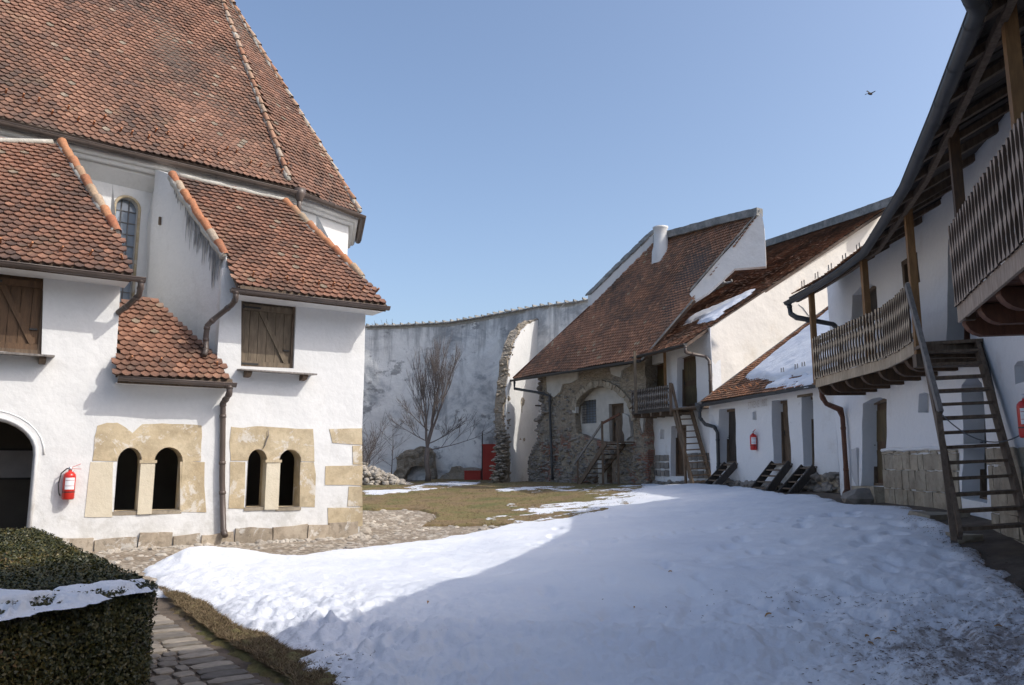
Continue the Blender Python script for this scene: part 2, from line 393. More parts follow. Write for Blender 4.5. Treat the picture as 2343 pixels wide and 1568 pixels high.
    def rock(s, c, sx, sy, sz, rot=0, tint=None, rough=.18):
        import itertools
        V, Fc = ROCK; ph = random.random() * 50; ca, sa = math.cos(rot), math.sin(rot); out = []
        for (x, y, z) in V:
            k = 1 + rough * (math.sin(x * 3.1 + ph) + math.sin(y * 4.3 + ph * 1.7) + math.sin(z * 3.7 + ph * .6)) / 1.5 + random.uniform(-.06, .06)
            X, Y, Z = x * sx * k, y * sy * k, z * sz * k; out.append((c[0] + X * ca - Y * sa, c[1] + X * sa + Y * ca, c[2] + Z))
        s.add(out, Fc, tint)
    def build(s, name, mat, parent=None):
        me = bpy.data.meshes.new(name); me.from_pydata(s.v, [], s.f); me.validate(); me.update()
        if len(me.polygons) == len(s.sm): me.polygons.foreach_set('use_smooth', s.sm)
        a = me.attributes.new('tint', 'FLOAT', 'POINT')
        if len(a.data) == len(s.t): a.data.foreach_set('value', s.t)
        me.materials.append(M[mat]); o = bpy.data.objects.new(name, me); return link(o, parent)
import bmesh
_bm = bmesh.new(); bmesh.ops.create_icosphere(_bm, subdivisions=2, radius=1)
ROCK = ([tuple(v.co) for v in _bm.verts], [tuple(v.index for v in f.verts) for f in _bm.faces]); _bm.free()

def dens(poly, step):
    out = []
    for i in range(len(poly)):
        a = poly[i]; b_ = poly[(i + 1) % len(poly)]; L = math.hypot(b_[0] - a[0], b_[1] - a[1]); n = max(1, int(round(L / step)))
        out += [(a[0] + (b_[0] - a[0]) * k / n, a[1] + (b_[1] - a[1]) * k / n) for k in range(n)]
    return out
def rough_poly(poly, step, amp, seed=1):
    d = dens(poly, step); a = np.array(d); nx = fbm(a[:, 0], a[:, 1], seed, 3, 2.5) * amp; ny = fbm(a[:, 0], a[:, 1], seed + 50, 3, 2.5) * amp
    return [(d[i][0] + nx[i], d[i][1] + ny[i]) for i in range(len(d))]
def panel(name, fr, outer, holes=(), mat='plaster_house', parent=None, grid=.25, amp=.02, w=0, thick=.3, reveal=.3, seed=3, ascale=.9, tint=.5, reveal_mat=None, splay=0):
    """a wall or slab: outline with holes in the plane of fr, undulating face, real edge thickness and reveals"""
    loops = [dens(list(outer), grid)] + [dens(list(h), grid * .6) for h in holes]
    pts = []; edges = []
    for L in loops:
        b = len(pts); pts += L; edges += [(b + i, b + (i + 1) % len(L)) for i in range(len(L))]
    o = np.array(outer); mn = o.min(0); mx = o.max(0)
    gx, gy = np.meshgrid(np.arange(mn[0] + grid / 2, mx[0], grid), np.arange(mn[1] + grid / 2, mx[1], grid))
    G = np.stack([gx.ravel(), gy.ravel()], 1)
    if len(G):
        G += (rng.random(G.shape) - .5) * grid * .3
        k = sdf(G, outer) > grid * .3
        for h in holes: k &= sdf(G, h) < -grid * .25
        pts += [tuple(p) for p in G[k]]
    r = delaunay_2d_cdt([Vector(p) for p in pts], edges, [], 0, 1e-5)
    V2 = np.array([(v.x, v.y) for v in r[0]]); T = np.array([tuple(f) for f in r[2]])
    C = V2[T].mean(1); k = sdf(C, outer) > 0
    for h in holes: k &= sdf(C, h) < 0
    T = T[k]
    def disp(a): 
        a = np.asarray(a, float).reshape(-1, 2); return w + amp * fbm(a[:, 0], a[:, 1] + fr.O.x, seed, 4, ascale)
    D = disp(V2); V = [fr.p3(V2[i, 0], V2[i, 1], D[i]) for i in range(len(V2))]
    uv3 = [tuple(t_) for t_ in T]
    mb = MB(); mb.add(V, uv3, tint, sm=True)
    nrm = fr.n
    def strip(L, depth, spl=0, target=None):
        D = disp(L); n = len(L); c = (sum(p[0] for p in L) / n, sum(p[1] for p in L) / n)
        A = [fr.p3(p[0], p[1], D[i]) for i, p in enumerate(L)]
        B = [fr.p3(p[0] + (c[0] - p[0]) * spl, p[1] + (c[1] - p[1]) * spl, w - depth) for p in L]
        (target or mb).add(A + B, [(i, (i + 1) % n, (i + 1) % n + n, i + n) for i in range(n)], tint)
    strip(loops[0], thick)
    rm = MB() if reveal_mat else None
    for L in loops[1:]: strip(L, reveal, splay, rm)
    ob = mb.build(name, mat, parent)
    # orient normals
    if rm: rm.build('reveal', reveal_mat, parent)
    return ob
def arch(u0, u1, v0, vs, v1, n=10):
    """arched opening: sill v0, springing vs, crown v1"""
    c = (u0 + u1) / 2; r = (u1 - u0) / 2
    return [(u0, v0), (u1, v0)] + [(c + r * math.cos(math.pi * k / n), vs + (v1 - vs) * math.sin(math.pi * k / n)) for k in range(n + 1)]
def rect(u0, u1, v0, v1): return [(u0, v0), (u1, v0), (u1, v1), (u0, v1)]

def tiles(name, fr, poly, mat, parent, tw=.18, th=.16, seed=0, sag=.03, jit=1., lift=.0):
    """roof plane covered with individual overlapping tiles. fr: u along eave, v up the slope, n outwards"""
    r_ = np.random.default_rng(seed); o = np.array(poly); mn = o.min(0); mx = o.max(0)
    nj = int((mx[1] - mn[1]) / th) + 2; ni = int((mx[0] - mn[0]) / tw) + 2
    J, I = np.meshgrid(np.arange(nj), np.arange(ni), indexing='ij')
    cu = mn[0] + (I + .5 * (J % 2)) * tw; cv = mn[1] + (J + .45) * th
    cu = cu.ravel(); cv = cv.ravel(); cv = cv + fbm(cu, cv, seed + 5, 2, .35) * .12 * jit
    k = sdf(np.stack([cu, cv], 1), poly) > -.03; cu = cu[k]; cv = cv[k]; n = len(cu)
    hw = tw * .485; L = th * 1.25
    t2 = np.array([(-hw, L * .55), (hw, L * .55), (hw, -L * .24), (hw * .28, -L * .58), (-hw * .28, -L * .58), (-hw, -L * .24)])
    ang = (r_.random(n) - .5) * .07 * jit + (r_.random(n) > .985) * r_.normal(0, .16, n); s_ = 1 + (r_.random(n) - .5) * .04
    ca, sa = np.cos(ang), np.sin(ang)
    X = cu[:, None] + (t2[None, :, 0] * ca[:, None] - t2[None, :, 1] * sa[:, None]) * s_[:, None]
    Y = cv[:, None] + (t2[None, :, 0] * sa[:, None] + t2[None, :, 1] * ca[:, None]) + ((r_.random(n) - .5) * .016 * jit)[:, None]
    base = sag * fbm(cu, cv, seed + 9, 3, .3) + lift
    tilt = .22 + (r_.random(n) - .5) * .1 * jit
    Z = base[:, None] + .03 - t2[None, :, 1] * tilt[:, None] + ((r_.random(n) - .5) * .35)[:, None] * t2[None, :, 0] * .25 * jit
    Z2 = Z - .026
    X = np.concatenate([X, X[:, 2:6]], 1); Y = np.concatenate([Y, Y[:, 2:6]], 1); Z = np.concatenate([Z, Z2[:, 2:6]], 1)
    U = np.array(fr.u); Vv = np.array(fr.v); Nn = np.array(fr.n); O = np.array(fr.O)
    P = O + X[..., None] * U + Y[..., None] * Vv + Z[..., None] * Nn
    f6 = np.array([0, 1, 2, 3, 4, 5]); q = np.array([[2, 3, 7, 6], [3, 4, 8, 7], [4, 5, 9, 8]])
    # local ids: 0..5 top, 6..9 lower copies of 2,3,4,5
    b0 = (np.arange(n) * 10)[:, None]
    loops = np.concatenate([f6[None] + b0, (q.reshape(1, -1)) + b0], 1)
    sizes = np.tile([6, 4, 4, 4], n)
    tint = np.clip(.22 + r_.random(n) * .42 + (r_.random(n) > .93) * .3 + fbm(cu, cv, seed + 3, 4, .8) * .4, 0, 1)
    ob = big_mesh(name, P.reshape(-1, 3), loops, sizes, mat, parent, tint=np.repeat(tint, 10))
    return ob
def roof_slab(name, fr, poly, parent, depth=.1, w=-.03, mat='underlay'):
    mb = MB(); mb.prism([fr.p3(u, v, w - depth) for u, v in poly], fr.n * depth); return mb.build(name, mat, parent)
def ridge(name, P, Q, parent, r=.10, L=.36, mat='ridge_tile', mortar=True, up=None, drop=0):
    P = Vector(P); Q = Vector(Q); d = (Q - P); n = max(2, int(d.length / L)); mb = MB(); mt = MB(); dn = d.normalized()
    for i in range(n):
        a = P + d * (i / n) + Vector([random.uniform(-.012, .012) for _ in range(3)]); b_ = P + d * ((i + 1.12) / n)
        lift = Vector((0, 0, .02))
        mb.tube([a + lift * 1.6, b_ - lift * .2], [r * 1.12, r * .9], 7, arc=(-.25, math.pi + .25), tint=random.random())
    ob = mb.build(name, mat, parent)
    if mortar:
        k = int(d.length / .12); pts = [P + d * (i / k) + Vector((random.uniform(-.02, .02), random.uniform(-.02, .02), -.06 + random.uniform(-.02, .02))) for i in range(k + 1)]
        mt.tube(pts, [r * random.uniform(.95, 1.25) for _ in pts], 8); mt.build('ridge_mortar', 'mortar', parent)
    return ob
def gutter(parent, pts, r=.075, mat='gutter_metal', joints=True, ends=True):
    mb = MB(); mb.tube(pts, r, 10, arc=(math.pi, 2 * math.pi)); mb.tube([Vector(p) + Vector((0, 0, .004)) for p in pts], r * .93, 10, arc=(math.pi, 2 * math.pi))
    # rolled front and back lips
    P = [Vector(p) for p in pts]
    for sgn in (-1, 1):
        L = []
        for i, p in enumerate(P):
            d = (P[min(i + 1, len(P) - 1)] - P[max(i - 1, 0)]); sd = d.cross(Vector((0, 0, 1))).normalized(); L.append(p + sd * r * sgn)
        mb.tube(L, .011, 6)
    for i in range(len(P) - 1):
        d = P[i + 1] - P[i]; n = max(1, int(d.length / .9))
        for k in range(n + 1):
            c = P[i] + d * ((k + .3) / (n + .6)); dn = d.normalized(); mb.tube([c - dn * .014, c + dn * .014], r * 1.09, 10, arc=(math.pi * .97, 2 * math.pi * 1.015))
    if ends:
        for p, q in ((P[0], P[1]), (P[-1], P[-2])):
            dn = (q - p).normalized(); sd = dn.cross(Vector((0, 0, 1))).normalized()
            V = [p] + [p + (sd * math.cos(a) + Vector((0, 0, 1)) * math.sin(a)) * r for a in [math.pi * (1 + k / 8) for k in range(9)]]
            mb.add(V, [(0, k, k + 1) for k in range(1, 9)])
    return mb.build('gutter', mat, parent)
def downpipe(parent, pts, r=.05, mat='gutter_metal', head=False):
    mb = MB(); P = [Vector(p) for p in pts]; mb.tube(P, r, 10)
    for i in range(len(P) - 1):
        d = P[i + 1] - P[i]; n = int(d.length / 1.1)
        for k in range(n + 1):
            c = P[i] + d * min(.95, (k + .12) / (n + .5)); dn = d.normalized(); mb.tube([c - dn * .03, c + dn * .03], r * 1.14, 10)
    if head: mb.lathe(P[0] + Vector((0, 0, -.02)), [(r * 1.2, -.12), (r * 2.4, .05), (r * 2.6, .2), (r * 2.2, .2)], 10)
    return mb.build('downpipe', mat, parent)
def door(parent, fr, poly, depth, fm='wood_old', lm='wood_door', name='door', frame_w=.09, boards=5, panels=False, handle=True, brace=False):
    """door leaf inside an opening (poly in fr), set back by depth"""
    us = [p[0] for p in poly]; vs = [p[1] for p in poly]; u0, u1, v0, v1 = min(us), max(us), min(vs), max(vs)
    mb = MB(); n = boards; w = (u1 - u0) / n
    for i in range(n): mb.fbox(fr, u0 + w * i + .004, u0 + w * (i + 1) - .004, v0, v1, -depth - .04 + random.uniform(-.004, .004), -depth)
    if brace:
        for vv in (v0 + .12 * (v1 - v0), v1 - .14 * (v1 - v0)): mb.fbox(fr, u0 + .02, u1 - .02, vv - .06, vv + .06, -depth, -depth + .03)
    d = mb.build(name, lm, parent)
    mf = MB(); e = .02
    mf.fbox(fr, u0, u0 + frame_w, v0, v1, -depth - .02, -depth + .07); mf.fbox(fr, u1 - frame_w, u1, v0, v1, -depth - .02, -depth + .068)
    mf.fbox(fr, u0, u1, v1 - frame_w, v1 + .02, -depth - .02, -depth + .072); mf.fbox(fr, u0, u1, v0 - .02, v0 + .07, -depth - .02, -depth + .075)
    mf.build('door_frame', fm, d)
    if panels:
        mp = MB(); a0, a1 = u0 + frame_w * 1.9, u1 - frame_w * 1.9; h = v1 - v0
        for q0, q1 in ((.08, .42), (.52, .88)): mp.fbox(fr, a0, a1, v0 + q0 * h, v0 + q1 * h, -depth, -depth + .012)
        mp.build('door_panel', 'wood_panel', d)
    if handle:
        mh = MB(); hv = v0 + .48 * (v1 - v0); mh.fbox(fr, u0 + frame_w + .03, u0 + frame_w + .07, hv - .08, hv + .08, -depth, -depth + .015)
        mh.tube([fr.p3(u0 + frame_w + .05, hv, -depth + .01), fr.p3(u0 + frame_w + .05, hv, -depth + .06), fr.p3(u0 + frame_w + .16, hv, -depth + .06)], .01, 6); mh.build('door_handle', 'black_metal', d)
    return d
def slat_profile(h, w0, k=3, n=26, amp=.84):
    pts = []
    for i in range(n + 1):
        t_ = i / n; hw = w0 * (1 - amp * abs(math.sin(math.pi * k * t_)) ** .8)
        if t_ > .94: hw *= math.sqrt(max(0, 1 - ((t_ - .94) / .062) ** 2)) * .9 + .1
        pts.append((hw, t_ * h))
    return pts
def railing(parent, pts, h=.95, mat='wood_pale', sp=.135, k=3, base_h=.2, rails_mat=None):
    """fretted board balustrade along a 3D polyline (floor edge)"""
    P = [Vector(p) for p in pts]; mb = MB(); rl = MB(); eg = MB()
    prof = slat_profile(h, sp * .47, k)
    for i in range(len(P) - 1):
        d = P[i + 1] - P[i]; n = max(1, int(d.length / sp)); dn = d.normalized(); sd = dn.cross(Vector((0, 0, 1))).normalized()
        for j in range(n):
            c = P[i] + d * ((j + .5) / n) + Vector((0, 0, random.uniform(-.012, .012))); tl = random.uniform(-.012, .012)
            L = [c + dn * (x + tl * y) + Vector((0, 0, y)) for x, y in prof] + [c + dn * (-x + tl * y) + Vector((0, 0, y)) for x, y in reversed(prof)]
            # build as quads between left and right outline, front/back
            n_ = len(prof); V = L + [p + sd * .030 for p in L]; m_ = len(L); Fc = []; Fs = []
            for q in range(n_ - 1):
                a, b_ = q, q + 1; c2, d2 = m_ - 1 - q - 1, m_ - 1 - q
                Fc.append((a, b_, c2, d2)); Fc.append((a + m_, d2 + m_, c2 + m_, b_ + m_)); Fs.append((a, a + m_, b_ + m_, b_)); Fs.append((c2, c2 + m_, d2 + m_, d2))
            Fc.append((n_ - 1, n_, n_ + m_, n_ - 1 + m_)); mb.add(V, Fc); eg.add(V, Fs)
        for z in (.12 * h, .86 * h): rl.beam(P[i] + Vector((0, 0, z)) - sd * .03, P[i + 1] + Vector((0, 0, z)) - sd * .03, .05, .07)
        for z in (.0,): rl.beam(P[i] + Vector((0, 0, -base_h / 2)) - sd * .015, P[i + 1] + Vector((0, 0, -base_h / 2)) - sd * .015, .035, base_h)
    a = mb.build('railing_boards', mat, parent); eg.build('board_edges', 'wood_edge', a); b_ = rl.build('railing_rail', rails_mat or mat, parent); return a
def stair(name, TL, TR, BL, BR, n, label, cat='staircase', mat='wood_old', sw=.05, sd=.17, td=.2, th=.04, first=.5, treads_mat=None, group=None, loc=None):
    TL, TR, BL, BR = map(Vector, (TL, TR, BL, BR))
    o = thing(name, (BL + BR) / 2, label, cat, group)
    for a, b_ in ((TL, BL), (TR, BR)):
        mb = MB(); mb.beam(a, b_, sw, sd); mb.build('stringer', mat, o)
    for i in range(n):
        t_ = (i + first) / n; p = TL.lerp(BL, t_); q = TR.lerp(BR, t_); fw = (BL - TL + BR - TR); fw.z = 0; fw.normalize()
        mb = MB(); mb.box((p + q) / 2, (q - p) / 2, fw * td / 2, Vector((0, 0, th / 2)), .006); mb.build('tread', treads_mat or mat, o)
    return o
def height_sheet(name, fr, poly, mat, parent, T=.08, res=.04, edge=.25, noise_amp=.15, ns=1.3, seed=1, lump=.02, dirt=0, w=0., skip=-.03, kind=None, clip=None):
    """blanket (snow) lying on a plane: thickness from distance to a ragged outline"""
    o = np.array(poly); mn = o.min(0) - .3; mx = o.max(0) + .3
    nx = int((mx[0] - mn[0]) / res) + 1; ny = int((mx[1] - mn[1]) / res) + 1
    gx, gy = np.meshgrid(np.linspace(mn[0], mx[0], nx), np.linspace(mn[1], mx[1], ny)); P = np.stack([gx.ravel(), gy.ravel()], 1)
    d = sdf(P, poly) + noise_amp * fbm(P[:, 0], P[:, 1], seed, 5, ns)
    if clip is not None: d = np.minimum(d, sdf(P, clip) - .05 + .20 * fbm(P[:, 0], P[:, 1], seed + 1, 4, 7))
    hgt = np.clip(d / edge, -1, 1); hgt = np.where(hgt > 0, np.sqrt(np.clip(1 - (1 - hgt) ** 2, 0, 1)), hgt) * T + lump * fbm(P[:, 0], P[:, 1], seed + 7, 4, 4) * (hgt > 0)
    return grid_mesh(name, P, hgt + w, nx, ny, d > skip * 3, mat, parent, fr)
def grid_mesh(name, P, hgt, nx, ny, keep, mat, parent, fr=None, attrs=None, z3=None):
    if fr is not None: V = np.array(fr.O) + P[:, :1] * np.array(fr.u) + P[:, 1:2] * np.array(fr.v) + hgt[:, None] * np.array(fr.n)
    else: V = np.concatenate([P, z3[:, None]], 1)
    idx = np.arange(nx * ny).reshape(ny, nx); q = np.stack([idx[:-1, :-1], idx[:-1, 1:], idx[1:, 1:], idx[1:, :-1]], -1).reshape(-1, 4)
    q = q[keep[q].any(1)]; used = np.unique(q); mp = np.zeros(nx * ny, np.int64); mp[used] = np.arange(len(used))
    A = {k: v[used] for k, v in (attrs or {}).items()}
    return big_mesh(name, V[used], mp[q], np.full(len(q), 4), mat, parent, smooth=True, attrs=A)

# ---------------------------------------------------------------- terrain
CP = np.array([(-8.5, 12.8, .06), (-5.5, 14.6, .07), (-3, 16.6, .07), (-2.7, 18, .08), (0, 25, .22), (-3, 24, .15), (-2, 40, .55), (-9, 45, .55), (-1.8, 45, .62), (1.5, 41, .62),
    (.5, 38, .62), (5.2, 32, .68), (6.9, 27, .85), (8.2, 20.5, .85), (7.7, 16.5, .80), (7.5, 13.7, .84), (7.1, 10.5, .66), (6.4, 10.6, .58), (5, 8.6, .33), (3.3, 5, .1), (0, 3, 0), (0, 8, .02),
    (-3, 6, 0), (0, 14, .1), (4, 15, .42), (4, 22, .5), (2, 30, .45), (-9, 8, .02), (-14, 12, .1), (0, -10, 0), (-12, 30, .3), (-20, 45, .5), (14, 20, .9), (14, 5, .5), (12, 40, .8), (0, 60, .7)])
def _k(r2): return np.sqrt(r2 + 2.0)
_D = ((CP[:, None, :2] - CP[None, :, :2]) ** 2).sum(-1); _mu = CP[:, 2].mean(); _w = np.linalg.solve(_k(_D) + 1e-3 * np.eye(len(CP)), CP[:, 2] - _mu)
def ground_z(x, y):
    x = np.asarray(x, float); y = np.asarray(y, float); sh = x.shape; x = x.ravel(); y = y.ravel(); z = np.full(len(x), _mu)
    for i in range(len(CP)): z += _w[i] * _k((x - CP[i, 0]) ** 2 + (y - CP[i, 1]) ** 2)
    far = np.clip((np.hypot(x, y - 20) - 40) / 30, 0, 1); z = z * (1 - far) + .6 * far
    return z.reshape(sh) + .015 * fbm(x, y, 4, 3, .6).reshape(sh)
def gz(x, y): return float(ground_z(np.array([x]), np.array([y]))[0])
def gnd(px, py, dz=0):
    z = .3; p = None
    for _ in range(30):
        p = atz(px, py, z + dz); z = .5 * z + .5 * gz(p.x, p.y)
    return Vector((p.x, p.y, gz(p.x, p.y)))
def gpoly(L): return [tuple(gnd(*p)[:2]) for p in L]
def fan_grid(a0, a1, y0, y1, nx, ny):
    a = np.linspace(a0, a1, nx); y = y0 * (y1 / y0) ** np.linspace(0, 1, ny); A, Y = np.meshgrid(a, y); return np.stack([(A * Y).ravel(), Y.ravel()], 1), nx, ny

def build_ground():
    n = 220; g = np.sinh(np.linspace(-4.2, 4.2, n)); g = g / g[-1] * 400
    X, Y = np.meshgrid(g, g + 20); P = np.stack([X.ravel(), Y.ravel()], 1); z = ground_z(P[:, 0], P[:, 1]) - .004
    o = grid_mesh('ground', P, None, n, n, np.ones(n * n, bool), 'dirt', None, z3=z); tag(o, kind='structure')
build_ground()
SNOW_MAIN = [(318, 1312), (380, 1292), (430, 1268), (500, 1272), (600, 1286), (726, 1271), (845, 1255), (943, 1244), (1044, 1230), (1124, 1214), (1165, 1206), (1095, 1197), (1124, 1186), (1210, 1182), (1160, 1171),
    (1210, 1163), (1268, 1156), (1333, 1149), (1359, 1140), (1268, 1131), (1160, 1135), (1102, 1138), (1124, 1129), (1150, 1120), (1240, 1117), (1330, 1113), (1480, 1111), (1620, 1112), (1700, 1120), (1850, 1140), (1950, 1156), (2070, 1168), (2150, 1192), (2185, 1222), (2240, 1285), (2342, 1350),
    (2520, 1440), (2900, 1600), (2500, 1900), (1500, 2300), (800, 2000), (770, 1620), (700, 1568), (655, 1550), (690, 1510), (655, 1490), (600, 1468), (520, 1445), (470, 1398), (400, 1372), (350, 1348), (362, 1330)]
SNOW_FAR = [(810, 1136), (828, 1126), (890, 1122), (950, 1114), (1000, 1106), (1090, 1100), (1122, 1103), (1100, 1112), (1050, 1119), (950, 1128), (900, 1136), (865, 1141), (820, 1140)]
LAWN = [(760, 1172), (828, 1168), (855, 1171), (909, 1169), (952, 1170), (981, 1176), (1002, 1183), (991, 1194), (968, 1207), (1010, 1208), (1088, 1207), (1165, 1206), (1260, 1200), (1480, 1150), (1470, 1108), (1250, 1106), (1130, 1100), (1000, 1098), (900, 1112), (760, 1116)]
TURF_EDGE = [(352, 1345), (400, 1362), (470, 1390), (530, 1440), (600, 1462), (670, 1500), (800, 1520), (900, 1640), (700, 1640), (655, 1568), (600, 1530), (540, 1490), (470, 1450), (420, 1405), (370, 1365)]
def build_lawn():
    poly = gpoly(LAWN); P, nx, ny = fan_grid(-.45, .35, 15, 50, 520, 420)
    d = sdf(P, poly) + .10 * fbm(P[:, 0], P[:, 1], 21, 5, 1.5)
    z = ground_z(P[:, 0], P[:, 1]) + np.clip(d / .1, -1, 1) * .07 + .025 * fbm(P[:, 0], P[:, 1], 9, 4, 5) + .012
    o = grid_mesh('lawn', P, None, nx, ny, d > -.3, 'turf', None, z3=z); tag(o, kind='structure')
    poly = gpoly(TURF_EDGE); P, nx, ny = fan_grid(-.75, .1, 3, 9, 500, 300)
    d = sdf(P, poly) + .12 * fbm(P[:, 0], P[:, 1], 31, 5, 3)
    z = ground_z(P[:, 0], P[:, 1]) + np.clip(d / .12, -1, 1) * .05 + .03 * fbm(P[:, 0], P[:, 1], 19, 5, 9) + .01
    o = grid_mesh('turf_strip', P, None, nx, ny, d > -.2, 'turf', None, z3=z); tag(o, kind='structure')
    # gravel of the forecourt at the foot of the annexe
    poly = gpoly([(60, 1250), (150, 1240), (820, 1222), (828, 1160), (1010, 1165), (1180, 1200), (1100, 1225), (850, 1270), (600, 1300), (400, 1330), (350, 1360), (250, 1340), (100, 1280)])
    P, nx, ny = fan_grid(-.8, .1, 5, 26, 400, 300); d = sdf(P, poly) + .2 * fbm(P[:, 0], P[:, 1], 41, 4, 1)
    z = ground_z(P[:, 0], P[:, 1]) + np.clip(d / .5, -1, 1) * .02 + .015 * fbm(P[:, 0], P[:, 1], 49, 4, 6) + .004
    o = grid_mesh('gravel', P, None, nx, ny, d > -.2, 'gravel_soil', None, z3=z); tag(o, kind='structure')
    mb = MB(); k = 0
    A = np.array(poly); mn, mx = A.min(0), A.max(0)
    while k < 1500:
        q = rng.random((4000, 2)) * (mx - mn) + mn; q = q[sdf(q, poly) > .05]
        for x, y in q[:1500 - k]:
            s_ = random.choice([.03, .04, .05, .06, .09]) * random.uniform(.7, 1.2); mb.rock((x, y, gz(x, y) + s_ * .15), s_, s_ * random.uniform(.6, 1), s_ * .45, random.random() * 3)
            k += 1
    tag(mb.build('gravel_stones', 'field_stone'), 'loose pale stones scattered over the gravel at the foot of the annexe', 'gravel', kind='stuff')
build_lawn()
DENTS = [(1597, 1390, .16, .09), (1490, 1299, .12, .05), (1215, 1255, .1, .03), (1245, 1249, .1, .03), (1320, 1257, .12, .03), (1350, 1240, .1, .03), (1430, 1212, .15, .03), (1475, 1218, .15, .03), (1520, 1235, .15, .03), (1700, 1372, .2, .05),
    (1990, 1252, .2, .05), (2025, 1360, .3, .07), (1950, 1375, .22, .05), (1860, 1345, .1, .06), (1650, 1325, .12, .06), (1700, 1312, .15, .05), (2090, 1310, .2, .05), (1830, 1310, .2, .04), (2150, 1300, .15, .04), (2210, 1368, .2, .06), (1720, 1322, .13, .05), (1560, 1330, .1, .03)]
def build_snow():
    P, nx, ny = fan_grid(-.95, 1.0, 2.2, 46, 900, 720)
    x, y = P[:, 0], P[:, 1]; dist = np.hypot(x, y)
    ns = np.clip(dist / 14, .35, 1.6)
    dm = sdf(P, gpoly(SNOW_MAIN)); df = sdf(P, gpoly(SNOW_FAR))
    rag = .28 * ns * fbm(x, y, 61, 6, 1.6) + .06 * fbm(x, y, 63, 4, 9)
    d = np.maximum(dm, df) + rag
    # scattered leftover patches on the lawn
    pl = sdf(P, gpoly(LAWN)); pat = (fbm(x * .55, y * .28, 71, 5, 1.2) - .50) * 1.6
    d = np.where(pl > .15, np.maximum(d, pat), d)
    hh = np.clip(d / .42, -1, 1); prof = np.where(hh > 0, np.sqrt(np.clip(1 - (1 - hh) ** 2, 0, 1)), hh)
    T = .085 + .03 * fbm(x, y, 65, 3, .3)
    z = prof * T
    ins = np.clip(d / .5, 0, 1)
    def bumpg(px, py, r, h, ry=None):
        c = gnd(px, py); return h * np.exp(-((x - c.x) / r) ** 2 - ((y - c.y) / (ry or r)) ** 2)
    m_ = bumpg(520, 1300, 1.2, .12, .5) + bumpg(430, 1300, .7, .13, .5) + bumpg(620, 1330, 1.2, .08, .6) + bumpg(1300, 1352, 2.2, .10, .8) + bumpg(1560, 1500, 1.6, .12, .45) + bumpg(1100, 1480, 1.2, .08, .5) + bumpg(1720, 1120, 2, .07, 3) + bumpg(1450, 1330, .8, .06, .5)
    z += m_ * ins
    z += ins * (.05 * fbm(x, y, 67, 4, .55) + .03 * fbm(x, y, 68, 4, 1.7))
    # crusty, trampled lumps: strongest near the path edge and in the foreground
    crust = np.exp(-np.clip(dm, 0, 9) / .5) * np.clip((14 - dist) / 5, 0, 1)
    fore = np.clip((9.6 - y) / 2.6, 0, 1)
    l1 = fbm(x, y, 81, 5, 3.2); l2 = fbm(x, y, 83, 4, 9)
    z += ins * ((.10 * crust + .06 * fore + .016) * l1 + (.05 * crust + .034 * fore + .008) * l2 + (.02 * crust + .012 * fore) * (.5 - np.abs(fbm(x, y, 87, 4, 14))))
    left = np.clip((.3 - x) / 2, 0, 1) * np.clip((10.5 - y) / 3, 0, 1)
    z += ins * left * (.05 * l1 + .04 * l2)
    # shallow thaw hollows and footprints
    for px, py, r, h in DENTS:
        c = gnd(px, py); z -= h * np.exp(-(((x - c.x) / r) ** 2 + ((y - c.y) / (r * 1.1)) ** 2) ** 1.3)
    rr = random.Random(5)
    for _ in range(90):
        px = rr.uniform(1250, 2200); py = rr.uniform(1170, 1480); c = gnd(px, py); r = rr.uniform(.08, .17)
        z -= ins * rr.uniform(.035, .08) * np.exp(-(((x - c.x) / (r * .8)) ** 2 + ((y - c.y) / (r * 1.7)) ** 2) ** 2)
    for k in range(14):
        for off in (0, .18):
            c = gnd(1235 + k * 55, 1262 - k * 6 + (k % 2) * 4); z -= .06 * np.exp(-(((x - c.x - off) / .09) ** 2 + ((y - c.y - off * 2) / .17) ** 2) ** 2)
    z = np.where(d > .45, np.maximum(z, .012), z)
    zg = ground_z(x, y) + z - .002
    rightd = np.clip(((x / y) - .26) / .3, 0, 1) * np.clip((9.4 - y) / 3, 0, 1)
    dirt = np.clip(np.exp(-np.clip(dm, 0, 9) / .35) * np.clip((x / y - .32) / .1, 0, 1) * .95 + rightd * .6 + .22 * fore + .25 * left + np.exp(-np.clip(dm, 0, 9) / .12) * .25, 0, 1)
    c = gnd(2200, 1520); dirt = np.clip(dirt + .35 * np.exp(-((x - c.x) / 1.0) ** 2 - ((y - c.y) / .8) ** 2), 0, 1.2)
    o = grid_mesh('snow', P, None, nx, ny, d > -.25, 'snow', None, attrs={'dirt': dirt}, z3=zg); tag(o, kind='structure')
build_snow()
